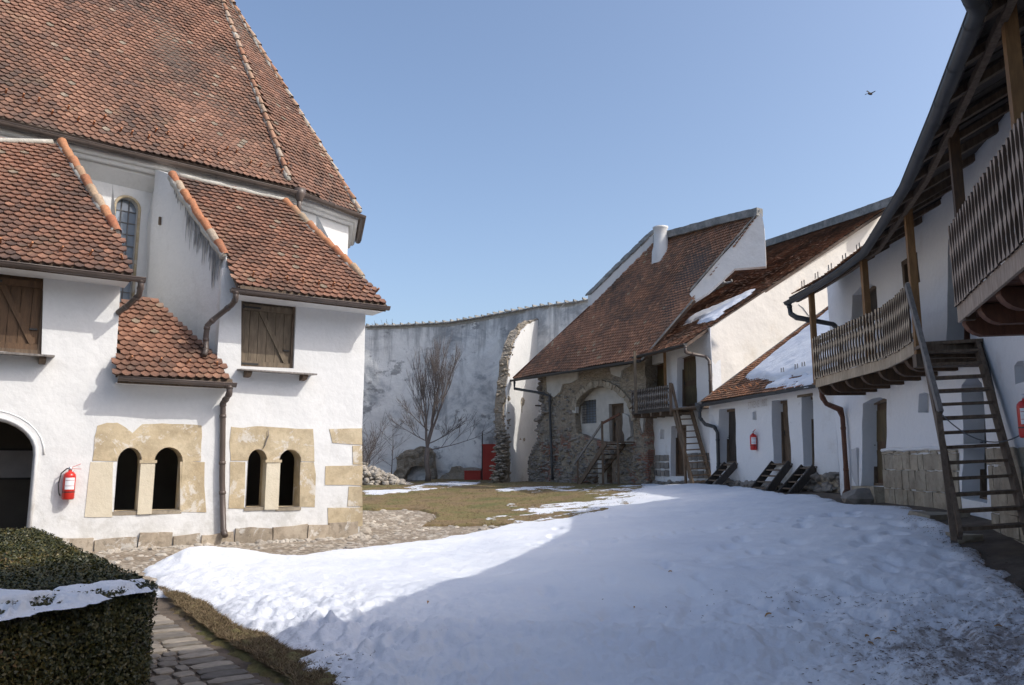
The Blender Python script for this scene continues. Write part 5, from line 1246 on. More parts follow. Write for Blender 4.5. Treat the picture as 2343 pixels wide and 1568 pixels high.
# ---------------------------------------------------------------- ruined house with the rubble front
RW = Frame((.75, 39.7, 0), (5.15, -7.7, 0))
def build_ruined_house():
    H = thing('rubble_house', (3.5, 35.5, .66), 'old house of bare rubble and brick with a barred window under a large tiled roof', 'house')
    out = RW.pxs([(1236, 862), (1236, 906), (1243, 925), (1245, 943), (1231, 962), (1233, 1006), (1212, 1052), (1211, 1125)])
    uR = RW.px(1476, 900)[0]; vT = 6.2
    outer = [(out[-1][0], .3), (uR, .3), (uR, vT), (out[0][0], vT)] + out[:-1]
    outer = [outer[0], outer[1], outer[2], outer[3]] + out[1:-1]
    niche = RW.pxs([(1318, 990), (1345, 1002), (1400, 1016), (1449, 1016), (1448, 965), (1440, 932), (1428, 912), (1405, 893), (1377, 883), (1348, 890), (1328, 908), (1318, 925), (1314, 950)])
    cel = RW.pxs([(1383, 1111), (1405, 1111), (1411, 1075), (1409, 1052), (1398, 1048), (1385, 1052)])
    hole = RW.pxs([(1466, 932), (1473, 932), (1473, 926), (1466, 926)])
    rp = lambda P, a=.06: rough_poly(P, .15, a, 44)
    panel('wall', RW, rp(outer, .1), [rp(niche, .04), rp(cel, .05)], 'rubble_wall', H, .16, .14, 0, .7, .42, seed=101, ascale=1.6)
    NB = RW.off(-.32)
    wv = [NB.px(x, y) for x, y in ((1330, 970), (1364, 970), (1364, 914), (1330, 914))]; wr = rect(wv[0][0], wv[1][0], wv[0][1], wv[2][1])
    dv = [NB.px(x, y) for x, y in ((1394, 1014), (1428, 1014), (1426, 922), (1393, 924))]; dr_ = rect(dv[0][0], dv[1][0], dv[0][1], dv[2][1])
    us = [q[0] for q in niche]; vs = [q[1] for q in niche]
    panel('niche_plaster', NB, rect(min(us) - .1, max(us) + .1, min(vs) - .1, max(vs) + .1), [wr, dr_], 'plaster_niche', H, .2, .03, 0, .05, .3, seed=103)
    mb = MB(); mb.fbox(NB, wr[0][0] - .1, wr[1][0] + .1, wr[0][1] - .1, wr[2][1] + .1, -.34, -.3); g = mb.build('window_pane', 'window_glass', H)
    mb = MB()
    for k in range(9):
        v = wr[0][1] + (wr[2][1] - wr[0][1]) * (k + .5) / 9; mb.tube([NB.p3(wr[0][0] - .03, v, -.05), NB.p3(wr[1][0] + .03, v, -.05)], .014, 5)
    for k in range(5):
        uu = wr[0][0] + (wr[1][0] - wr[0][0]) * (k + .5) / 5; mb.tube([NB.p3(uu, wr[0][1] - .03, -.07), NB.p3(uu, wr[2][1] + .03, -.07)], .014, 5)
    mb.build('window_bars', 'iron', g)
    door(H, NB, dr_, .25, 'wood_old', 'wood_old', boards=4)
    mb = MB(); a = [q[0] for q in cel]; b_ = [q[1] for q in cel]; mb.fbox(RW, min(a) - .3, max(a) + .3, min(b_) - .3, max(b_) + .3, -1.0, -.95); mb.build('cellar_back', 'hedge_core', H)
    mb = MB(); mb.fbox(RW, RW.px(1374, 1080)[0], RW.px(1384, 1080)[0], .4, RW.px(1380, 1054)[1], -.1, .16, .01); mb.build('cellar_jamb', 'plaster_niche', H)
    # smooth plaster remnants
    for P, sd_ in (([(1252, 862), (1325, 850), (1327, 868), (1312, 876), (1290, 880), (1282, 900), (1270, 908), (1256, 895)], 1), ([(1398, 842), (1446, 834), (1424, 848), (1422, 865), (1402, 856)], 2), ([(1428, 945), (1441, 950), (1446, 1000), (1436, 1008), (1427, 985)], 3), ([(1312, 925), (1322, 920), (1320, 945), (1311, 944)], 4), ([(1466, 955), (1474, 955), (1474, 990), (1466, 970)], 5)):
        panel('plaster_remnant', RW, rough_poly(RW.pxs(P), .15, .07, 50 + sd_), [], 'plaster_niche', H, .2, .05, .09, .15, 0, seed=101, ascale=1.6)
    # voussoirs round the arch
    mb = MB(); n = 26
    arcp = [(1316, 935), (1320, 916), (1330, 902), (1346, 887), (1362, 880), (1378, 877), (1396, 882), (1412, 890), (1428, 903), (1440, 918), (1448, 938), (1453, 965)]
    A3 = RW.pxs(arcp); L_ = [0]
    for i in range(len(A3) - 1): L_.append(L_[-1] + math.dist(A3[i], A3[i + 1]))
    s = 0
    while s < L_[-1]:
        i = max(j for j in range(len(L_)) if L_[j] <= s); i = min(i, len(A3) - 2); t_ = (s - L_[i]) / (L_[i + 1] - L_[i]); c = (A3[i][0] + (A3[i + 1][0] - A3[i][0]) * t_, A3[i][1] + (A3[i + 1][1] - A3[i][1]) * t_)
        dx, dy = A3[i + 1][0] - A3[i][0], A3[i + 1][1] - A3[i][1]; l = math.hypot(dx, dy); dx /= l; dy /= l; w_ = random.uniform(.14, .26)
        mb.box(RW.p3(c[0], c[1], .02), (RW.u * dx + RW.v * dy) * w_ * .46, (RW.u * -dy + RW.v * dx) * random.uniform(.10, .15), RW.n * .10, .02); s += w_
    mb.build('arch_stones', 'ashlar_brown', H)
    # projecting stones in the face and at the broken end
    mb = MB()
    uo = np.array(outer)
    for k in range(800):
        u = random.uniform(uo[:, 0].min(), uR); v = .6 + abs(random.gauss(0, 1.9)); q = np.array([[u, v]])
        if v > 5.6 or sdf(q, outer)[0] < .05 or sdf(q, niche)[0] > -.12 or sdf(q, cel)[0] > -.08: continue
        s_ = random.uniform(.05, .13); c = RW.p3(u, v, .14 * float(fbm(np.array([u]), np.array([v + RW.O.x]), 101, 4, 1.6)[0]) - s_ * .15)
        mb.rock(c, s_, s_, s_ * .62, random.random() * 3)
    for k in range(420):
        i = random.randrange(len(out) - 1); t_ = random.random(); c = (out[i][0] + (out[i + 1][0] - out[i][0]) * t_, out[i][1] + (out[i + 1][1] - out[i][1]) * t_); s_ = random.uniform(.08, .18)
        p = RW.p3(c[0] + random.uniform(-.05, .12), c[1], random.uniform(-.6, .03)); mb.rock(p, s_, s_, s_ * .6, random.random() * 3)
    for k in range(120):
        c = RW.p3(random.uniform(uo[:, 0].min(), uR), 0, random.uniform(0, .35)); s_ = random.uniform(.06, .15); mb.rock((c.x, c.y, gz(c.x, c.y) + s_ * .2), s_, s_ * .8, s_ * .6, random.random() * 3)
    mb.build('wall_stones', 'dark_stone', H)
    # roof: solve the pitch so both ridge sight lines meet one level ridge
    e0 = Vector((.09, 39.25, 5.8)); e1 = Vector((5.24, 31.56, 5.8)); u = (e1 - e0).normalized(); nh = Vector((-u.y, u.x, 0)); best = None
    for dg_ in np.arange(36, 62, .25):
        v = nh * math.cos(R(dg_)) + Vector((0, 0, math.sin(R(dg_)))); n = u.cross(v); a = hit(1740, 494, e0, n); b_ = hit(1500, 552, e0, n)
        if best is None or abs(a.z - b_.z) < best[0]: best = (abs(a.z - b_.z), dg_, a, b_)
    print('rubble roof pitch', best)
    dg_ = best[1]; RF = Frame(e0, u, nh * math.cos(R(dg_)) + Vector((0, 0, math.sin(R(dg_)))))
    if RF.n.z < 0: RF.n = -RF.n
    poly = RF.pxs([(1174, 867), (1467, 822), (1586, 686), (1581, 676), (1650, 597), (1734, 497), (1640, 517), (1530, 546), (1500, 556), (1350, 700), (1262, 786)])
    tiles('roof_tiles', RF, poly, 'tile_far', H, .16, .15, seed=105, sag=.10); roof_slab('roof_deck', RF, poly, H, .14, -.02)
    gh = Vector((0, 0, -.05)); g0 = RF.hit(1172, 868) - nh * .08 + gh; g1 = RF.hit(1467, 822) - nh * .08 + gh; gutter(H, [g0, g1], .09, 'gutter_dark')
    q = RW.hit
    downpipe(H, [g0 + (g1 - g0).normalized() * .3 + Vector((0, 0, -.07)), g0 + (g1 - g0).normalized() * .3 + Vector((0, 0, -.45)), q(1240, 900, .3), q(1257, 907, .16), q(1258, 950, .14), q(1262, 1060, .16), q(1264, 1098, .2)], .06, 'gutter_dark')
    mb = MB(); mb.beam(RF.hit(1467, 824, .06), RF.hit(1585, 686, .06), .08, .06); mb.build('verge_flashing', 'coping_grey', H)
    mb = MB(); mb.beam(RF.hit(1174, 866, .0), RF.hit(1350, 702, .0), .05, .12); mb.build('verge_board', 'wood_red', H)
    # left coped parapet
    mb = MB(); cp = MB(); a = RF.hit(1354, 697); b_ = RF.hit(1500, 556); n = 14; d = b_ - a
    hgt = .55; pts = [a + d * k / n for k in range(n + 1)]
    for k in range(n):
        p, q2 = pts[k], pts[k + 1]; z0 = Vector((0, 0, -.3)); z1 = Vector((0, 0, hgt + random.uniform(-.03, .03))); th_ = -RF.u * .3
        mb.add([p + z0, q2 + z0, q2 + z1, p + z1, p + z0 + th_, q2 + z0 + th_, q2 + z1 + th_, p + z1 + th_], [(0, 1, 2, 3), (7, 6, 5, 4), (3, 2, 6, 7), (0, 3, 7, 4), (1, 5, 6, 2)])
        for m_ in range(3):
            c = p.lerp(q2, (m_ + .5) / 3) + z1 + th_ / 2 + Vector((0, 0, .05)); cp.box(c, RF.u * .22, d.normalized() * .17, RF.n * .03, .015)
    mb.build('parapet', 'plaster_aged', H); cp.build('parapet_coping', 'coping_grey', H)
    # gable top standing above the balcony house roof
    a = RF.hit(1580, 680); b_ = RF.hit(1740, 492); f = Frame((a.x, a.y, 0), Vector((b_.x - a.x, b_.y - a.y, 0)))
    if f.n.dot(CAM - f.O) < 0: f.n = -f.n
    G = f.pxs([(1577, 673), (1581, 668), (1650, 588), (1676, 560), (1737, 488), (1742, 489), (1748, 520), (1751, 575), (1752, 610), (1680, 615), (1620, 670), (1588, 690)])
    panel('gable_top', f, G, [], 'plaster_bright', H, .3, .03, .02, .35, 0, seed=107)
    mb = MB(); a = f.hit(1580, 668, -.1); b_ = f.hit(1738, 487, -.1); n = 30
    for k in range(n): mb.box(a.lerp(b_, (k + .5) / n) + Vector((0, 0, .04)), f.n * .2, (b_ - a) / n * .55, Vector((0, 0, .035)), .012)
    mb.build('gable_coping', 'coping_grey', H)
    # ridge: grey mortared course
    mb = MB(); Rr = [RF.hit(x, y, .03) for x, y in ((1500, 553), (1530, 543), (1640, 514), (1738, 491))]
    for i in range(3):
        n = 6
        for k in range(n): mb.beam(Rr[i].lerp(Rr[i + 1], k / n) + Vector((0, 0, .1 + random.uniform(-.02, .02))), Rr[i].lerp(Rr[i + 1], (k + 1) / n) + Vector((0, 0, .1)), .35, .32)
    mb.build('ridge_coping', 'coping_grey', H)
    c = RF.hit(1512, 576); r_ = .33; ch = MB(); ch.lathe((c.x, c.y, c.z), [(r_ * 1.35, -.6), (r_ * 1.25, 0), (r_ * 1.02, .25), (r_ * .95, .7), (r_ * .93, 1.02), (r_ * 1.04, 1.06), (r_ * 1.08, 1.14), (r_ * .75, 1.15), (r_ * .72, .8)], 22); ch.build('chimney', 'plaster_aged', H)
    mb = MB(); mb.beam(RW.hit(1226, 928, .3), RW.hit(1246, 930, -.2), .18, .06); mb.build('projecting_beam', 'wood_black', H)
build_ruined_house()

# ---------------------------------------------------------------- ring wall
def build_ring():
    H = thing('ring_wall', (-4, 47.5, .6), 'high weathered grey-white ring wall closing the far side of the court', 'wall')
    pl = [(-30, 42), (-24, 46.5), (-16, 49.2), (-9.24, 48.35), (-4.57, 47.15), (-1.83, 45.4), (.71, 42.91), (3.92, 40.55), (7.5, 37.9), (10.5, 36.2)]
    L = [0]
    for i in range(len(pl) - 1): L.append(L[-1] + math.dist(pl[i], pl[i + 1]))
    # smooth by Catmull-Rom
    S_ = []
    for i in range(len(pl) - 1):
        p0 = pl[max(i - 1, 0)]; p1 = pl[i]; p2 = pl[i + 1]; p3 = pl[min(i + 2, len(pl) - 1)]; n = max(4, int(math.dist(p1, p2) / .25))
        for k in range(n):
            t_ = k / n; S_.append(tuple(.5 * ((2 * p1[j]) + (-p0[j] + p2[j]) * t_ + (2 * p0[j] - 5 * p1[j] + 4 * p2[j] - p3[j]) * t_ * t_ + (-p0[j] + 3 * p1[j] - 3 * p2[j] + p3[j]) * t_ ** 3) for j in (0, 1)))
    S_.append(pl[-1]); n = len(S_); zs = np.arange(0, 10.21, .25); V = []; s = 0; tops = []
    nz = len(zs)
    for i, (x, y) in enumerate(S_):
        a = S_[max(i - 1, 0)]; b_ = S_[min(i + 1, n - 1)]; d = Vector((b_[0] - a[0], b_[1] - a[1], 0)).normalized(); nn = Vector((d.y, -d.x, 0))
        if i: s += math.dist(S_[i - 1], S_[i])
        top = 10.12 + .07 * float(fbm(np.array([s]), np.array([0.]), 5, 3, .5)[0])
        w = .10 * fbm(np.full(nz, s), zs, 111, 4, .5) + .03 * fbm(np.full(nz, s), zs, 113, 3, 2.2)
        for k in range(nz): z = zs[k] * top / zs[-1]; V.append((x + nn.x * w[k], y + nn.y * w[k], z))
        tops.append((Vector((x, y, top)), nn))
    q = np.array([[(i * nz + k), ((i + 1) * nz + k), ((i + 1) * nz + k + 1), (i * nz + k + 1)] for i in range(n - 1) for k in range(nz - 1)])
    big_mesh('wall', V, q, np.full(len(q), 4), 'plaster_ring', H, smooth=True)
    mb = MB()
    for i in range(0, n - 1, 1):
        (p, nn), (p2, _) = tops[i], tops[i + 1]; mb.beam(p - nn * .35 + Vector((0, 0, -.1)), p2 - nn * .35 + Vector((0, 0, -.1)), .7, .2)
    mb.build('wall_top', 'mortar', H)
    mb = MB(); i = 0; acc = 0
    for i in range(n - 1):
        (p, nn), (p2, _) = tops[i], tops[i + 1]; d = (p2 - p); c = (p + p2) / 2 - nn * .08 + Vector((0, 0, .05 + random.uniform(-.02, .02)))
        mb.box(c, d * random.uniform(.4, .47), nn * .24 + Vector((0, 0, -.07)), Vector((0, 0, .03)), .01)
        if i % 2 == 0: mb.box(c + Vector((0, 0, .06)), d * .12, nn * .2, Vector((0, 0, .05)), .01)
    mb.build('coping_tiles', 'coping_grey', H)
    # remains of an arch
    RFm = Frame((-9.24, 48.30, 0), (4.67, -1.53, 0)); RFm.n = Vector((-.31, -.95, 0)).normalized()
    arcp = RFm.pxs([(904, 1048), (916, 1038), (930, 1032), (945, 1028), (960, 1022), (983, 1027), (991, 1037), (989, 1056), (991, 1075), (994, 1100), (985, 1100), (979, 1076), (964, 1066), (948, 1065), (933, 1073), (925, 1088), (922, 1104), (896, 1104), (898, 1089), (906, 1074)], .25)
    panel('arch_remains', RFm.off(.1), rough_poly(arcp, .2, .12, 3), [], 'rubble_dark', H, .12, .22, .10, .4, 0, seed=5, ascale=5)
    f2 = Frame((-4.57, 46.85, 0), (2.74, -1.86, 0)); f2.n = Vector((-.56, -.83, 0))
    panel('bare_footing', f2, rough_poly(f2.pxs([(1000, 1104), (1012, 1090), (1028, 1080), (1035, 1069), (1050, 1067), (1062, 1072), (1080, 1070), (1102, 1074), (1104, 1104)]), .2, .12, 9), [], 'rubble_base', H, .2, .15, .15, .3, 0, seed=6, ascale=2)
build_ring()

def build_stub():
    O = Vector((1.65, 42.75, 0)); f = Frame(O, (-2.55, -5.1, 0))
    if f.n.dot(CAM - O) < 0: f.n = -f.n
    H = thing('wall_stub', (0, 39.5, .65), 'broken plastered wall fin with a ragged rubble edge against the ring wall', 'wall')
    e = f.pxs([(1240, 730), (1222, 735), (1206, 743), (1190, 762), (1177, 788), (1166, 827), (1163, 860), (1159, 896), (1156, 940), (1157, 985), (1166, 1020), (1169, 1051), (1165, 1110)])
    outer = [(-.6, .2), (-.6, e[0][1] + .05)] + e[:-1] + [(e[-1][0], .2)]
    panel('plaster_face', f, rough_poly(outer, .2, .07, 5), [], 'plaster_aged', H, .2, .06, 0, .55, 0, seed=115)
    mb = MB()
    for i in range(len(e) - 1):
        L_ = math.dist(e[i], e[i + 1]); n = int(L_ * 38)
        for k in range(n):
            t_ = random.random(); c = (e[i][0] + (e[i + 1][0] - e[i][0]) * t_, e[i][1] + (e[i + 1][1] - e[i][1]) * t_); s_ = random.uniform(.05, .13)
            p = f.p3(c[0] + random.uniform(-.14, .10), c[1] + random.uniform(-.05, .05), random.uniform(-.52, -.08)); mb.rock(p, s_, s_, s_ * .55, random.random() * 3)
    ce = [(a_ + .10 * (1 if i_ else 0), b_ + .04) for i_, (a_, b_) in enumerate(e[:-1])] + [(e[-1][0] + .35, .2)]
    panel('rubble_core', f, rough_poly([(e[0][0] + .02, .2), e[0]] + ce[1:], .15, .14, 77), [], 'rubble_base', H, .2, .10, -.06, .48, 0, seed=17, ascale=2)
    # the foot widens into loose courses
    for k in range(420):
        v = random.random() ** 1.4 * 3.6; wd = .25 + .75 * (1 - v / 3.6) ** 1.5; p = f.p3(e[-1][0] + random.uniform(-.1, wd) * 1.0, .55 + v, random.uniform(-.65, .0)); s_ = random.uniform(.06, .14); mb.rock(p, s_ * 1.25, s_, s_ * .42, random.random() * 3)
    mb.build('rubble_edge', 'rubble_base', H)
build_stub()

# ---------------------------------------------------------------- stairs
def railpart(o, pts, w=.06, h=.08, name='handrail', mat='wood_old'):
    mb = MB(); mb.beam(*pts, w, h); return mb.build(name, mat, o)
def build_stairs():
    TL, TR = atz(2112, 792, 3.32), atz(2234, 786, 3.32); BL, BR = aty(2196, 1226, 9.75), aty(2350, 1216, 9.7)
    o = stair('wooden_staircase', TL, TR, BL, BR, 13, 'tall steep weathered wooden staircase rising to the gallery at the right', 'staircase', 'wood_old', .055, .19, .22, .04, .6)
    up = Vector((0, 0, 1))
    railpart(o, (TL + Vector((-.12, .1, .95)), TL.lerp(BL, .52) + Vector((-.03, -.10, .30))), .06, .09, mat='wood_grey')
    mb = MB(); p = TL.lerp(BL, .52) + Vector((-.03, -.05, .3)); g = TL.lerp(BL, .99) + Vector((-.06, .03, -.1)); mb.beam(p, g, .07, .09); mb.build('handrail_post', 'wood_old', o)
    mb = MB(); p = TR + Vector((.08, .0, -.02)); mb.tube([p, TR.lerp(BR, .50) + Vector((.08, .1, .05))], .025, 8); mb.build('handrail', 'iron', o)
    c = gnd(2212, 1238); mb = MB(); mb.box(c + Vector((0, .05, .03)), (.17, 0, 0), (0, .13, 0), (0, 0, .06), .015); tag(mb.build('stone_block', 'ashlar_brown'), 'pitted stone block under the foot of the tall staircase', 'stone block')
    # chain from the handrail to the wall
    a = TL.lerp(BL, .53) + Vector((-.02, -.1, .3)); b_ = L2.hit(2340, 992, .05); mb = MB(); pts = []
    for k in range(15): t_ = k / 14; q = a.lerp(b_, t_); q.z -= .22 * 4 * t_ * (1 - t_); pts.append(q)
    mb.tube(pts, .009, 6); tag(mb.build('chain', 'iron'), 'sagging chain strung across the foot of the tall staircase', 'chain')
    # stair to the small balcony
    o1, l1 = BAL; TL, TR = atz(1541, 938, 3.62), atz(1580, 937, 3.62); BL = aty(1584, 1109, TL.y - .9); BR = aty(1628, 1106, TR.y - .9)
    o = stair('wooden_staircase', TL, TR, BL, BR, 12, 'narrow wooden staircase climbing to the small balcony of the white house', 'staircase', 'wood_old', .06, .17, .2, .045, .6)
    railpart(o, (TL + Vector((-.05, 0, 1.0)), TL.lerp(BL, .62) + Vector((0, -.05, .35))), .07, .09)
    mb = MB(); p = TL.lerp(BL, .62) + Vector((-.05, -.05, .4)); mb.beam(p, Vector((p.x + .02, p.y - .05, gz(p.x, p.y) - .05)), .08, .08); mb.build('handrail_post', 'wood_old', o)
    # three short door stairs of the low house
    for (T0, T1, B0, B1, n, lb) in (((1661, 1062), (1684, 1062), (1617, 1109), (1641, 1113), 4, 'short open wooden steps at the door beside the downpipe of the low house'),
                                    ((1770, 1060), (1807, 1060), (1718, 1127), (1753, 1131), 5, 'short open wooden steps at the middle door right of the fire extinguisher'),
                                    ((1838, 1070), (1864, 1068), (1784, 1131), (1815, 1136), 4, 'short open wooden steps at the rightmost door of the low house')):
        TL, TR = LW.hit(*T0, .03), LW.hit(*T1, .03); z = (TL.z + TR.z) / 2; TL.z = TR.z = z; BL = aty(*B0, TL.y - .15); wv_ = (TR - TL); BR = BL + Vector((wv_.x, wv_.y, 0)) * 1.02; 
        stair('door_steps', TL, TR, BL, BR, n, lb, 'steps', 'wood_black', .06, .2, .2, .04, .15, treads_mat='wood_old', group='wooden steps at the doors of the low house')
    # stair of the rubble house
    TL, TR = RW.hit(1386, 1013, .95), RW.hit(1428, 1015, .1); z = (TL.z + TR.z) / 2; TL.z = TR.z = z; BL = gnd(1322, 1112); BR = BL + (TR - TL) * .8; BR.z = BL.z + .02
    o = stair('wooden_staircase', TL, TR, BL, BR, 9, 'grey wooden staircase with a plank handrail in front of the rubble house', 'staircase', 'wood_old', .06, .2, .24, .04, .3)
    mb = MB(); TI = RW.hit(1394, 1013, -.3); mb.prism([TL, TR, TR + (TR - TL).normalized() * .0 + Vector((.45, -.35, 0)), TL + Vector((.45, -.35, 0))], Vector((0, 0, .06))); mb.build('landing', 'wood_old', o)
    T2 = TL + Vector((.45, -.35, 0))
    for p, h_ in ((BL + Vector((0, 0, 0)), 1.1), (TL.lerp(BL, .12), 1.15), (T2, .95)):
        g = gz(p.x, p.y); mb = MB(); mb.box((p.x, p.y, (g + p.z + h_) / 2), (.045, 0, 0), (0, .045, 0), (0, 0, (p.z + h_ - g) / 2)); mb.build('handrail_post', 'wood_old', o)
    railpart(o, (BL + Vector((-.15, .1, .95)), TL.lerp(BL, .12) + Vector((0, 0, 1.05))), .05, .10, mat='wood_grey'); railpart(o, (TL.lerp(BL, .12) + Vector((0, 0, 1.05)), T2 + Vector((.1, -.1, 1.2))), .05, .10, mat='wood_red')
    mb = MB(); mb.beam(BL + Vector((0, 0, .75)), BL + Vector((.75, -.45, .0)), .05, .07); mb.build('brace', 'wood_grey', o)
build_stairs()

# ---------------------------------------------------------------- fire extinguishers
def extinguisher(fr, px, py, label, sc=1., loc_w=.12):
    p = fr.hit(px, py, loc_w); o = thing('fire_extinguisher', p, label, 'fire extinguisher', 'fire extinguishers on the courtyard walls')
    u, n, z = fr.u, fr.n, Vector((0, 0, 1)); r = .082 * sc; h = .40 * sc
    mb = MB(); mb.lathe(p, [(0, .012), (r * .85, 0), (r, .02), (r, h * .82), (r * .93, h * .9), (r * .65, h * .97), (r * .3, h), (r * .28, h + .03), (0, h + .03)], 24); b = mb.build('cylinder', 'red_paint', o)
    mb = MB(); mb.lathe(p, [(r * 1.02, .10 * sc), (r * 1.02, .115 * sc)], 24); mb.build('strap', 'black_metal', o)
    t = p + z * (h + .03); mb = MB(); mb.lathe(t, [(0, -.01), (r * .3, -.01), (r * .3, .045), (0, .05)], 12); mb.build('valve', 'silver', o)
    mb = MB(); mb.beam(t + z * .03, t + z * .085 * sc + u * .13 * sc, .022, .008); mb.beam(t + z * .02, t + z * .012 + u * .14 * sc, .022, .008); mb.build('lever', 'red_paint', o)
    mb = MB(); mb.tube([t + z * .02, t - u * .05 + z * .02 - n * .02, t - u * .11 * sc - z * .06 - n * .02, t - u * .135 * sc - z * .2 * sc - n * .02, t - u * .12 * sc - z * .33 * sc, t - u * .10 * sc - z * .37 * sc], .011, 8); mb.build('hose', 'black_metal', o)
    mb = MB(); mb.box(p + z * h * .5 - n * (r * .5 + .03), u * .02, z * .12, n * (r * .5 + .03)); mb.build('bracket', 'black_metal', o)
    # label wrapped on the front
    mb = MB(); a0 = math.radians(-52); a1 = math.radians(48); K = 8; V = []
    cdir = (CAM - p); cdir.z = 0; cdir.normalize(); sd = Vector((-cdir.y, cdir.x, 0))
    if sd.dot(u) < 0: sd = -sd
    for zz in (h * .36, h * .78):
        for k in range(K + 1): a = a0 + .25 + (a1 - a0) * k / K * .9; V.append(p + z * zz + (cdir * math.cos(a) + sd * math.sin(a)) * (r + .002))
    mb.add(V, [(k, k + 1, K + 2 + k, K + 1 + k) for k in range(K)]); lb = mb.build('label_plate', 'label_white', o)
    mb = MB()
    for zf in (.48, .68): 
        V = []
        for zz in (h * zf, h * zf + .008):
            for k in range(K + 1): a = a0 + .32 + (a1 - a0) * k / K * .8; V.append(p + z * zz + (cdir * math.cos(a) + sd * math.sin(a)) * (r + .0035))
        mb.add(V, [(k, k + 1, K + 2 + k, K + 1 + k) for k in range(K)])
    mb.build('label_line', 'label_text', lb); return o
extinguisher(FA, 155, 1143, 'red fire extinguisher on the sunlit annexe wall beside the arched doorway', 1.18)
extinguisher(LW, 1724, 1030, 'red fire extinguisher between two doors of the low house', 1.25)
extinguisher(L2, 2352, 1002, 'red fire extinguisher on the shaded wall behind the tall staircase', 1.15)

# ---------------------------------------------------------------- grass
def blades(name, poly_px, n, h, mat, label, a0=None, seed=1, extra=.06):
    r_ = np.random.default_rng(seed); poly = np.array(gpoly(poly_px)); mn, mx = poly.min(0), poly.max(0); P = np.zeros((0, 2))
    while len(P) < n: q = r_.random((n * 3, 2)) * (mx - mn) + mn; d = sdf(q, poly.tolist()) + extra * fbm(q[:, 0], q[:, 1], 31, 5, 3); P = np.concatenate([P, q[d > .01]])
    P = P[:n]; z = ground_z(P[:, 0], P[:, 1]) + .045; a = r_.random(n) * 6.28; L = h * r_.uniform(.4, 1.2, n); w = L * .09 + .0015; lean = r_.normal(0, .8, (n, 2)) * L[:, None]
    b0 = np.stack([P[:, 0] + np.cos(a) * w, P[:, 1] + np.sin(a) * w, z], 1); b1 = np.stack([P[:, 0] - np.cos(a) * w, P[:, 1] - np.sin(a) * w, z], 1); t_ = np.stack([P[:, 0] + lean[:, 0], P[:, 1] + lean[:, 1], z + L * r_.uniform(.3, .9, n)], 1)
    V = np.stack([b0, b1, t_], 1).reshape(-1, 3); o = big_mesh(name, V, np.arange(3 * n), np.full(n, 3), mat, None, tint=np.repeat(r_.random(n), 3)); tag(o, label, 'grass', kind='stuff')
m, t, b = nodes('grass_blade', .8); t.links.new(ramp(t, attr(t), [(0, (.09, .065, .035)), (.5, (.17, .12, .06)), (.85, (.27, .19, .11)), (1, (.13, .125, .045))]), b.inputs['Base Color'])
blades('grass', TURF_EDGE, 60000, .045, 'grass_blade', 'matted brown winter grass along the edge of the snow beside the path', seed=4)
blades('grass', LAWN, 90000, .09, 'grass_blade', 'short yellow-brown winter grass on the lawn before the ring wall', seed=5, extra=.1)

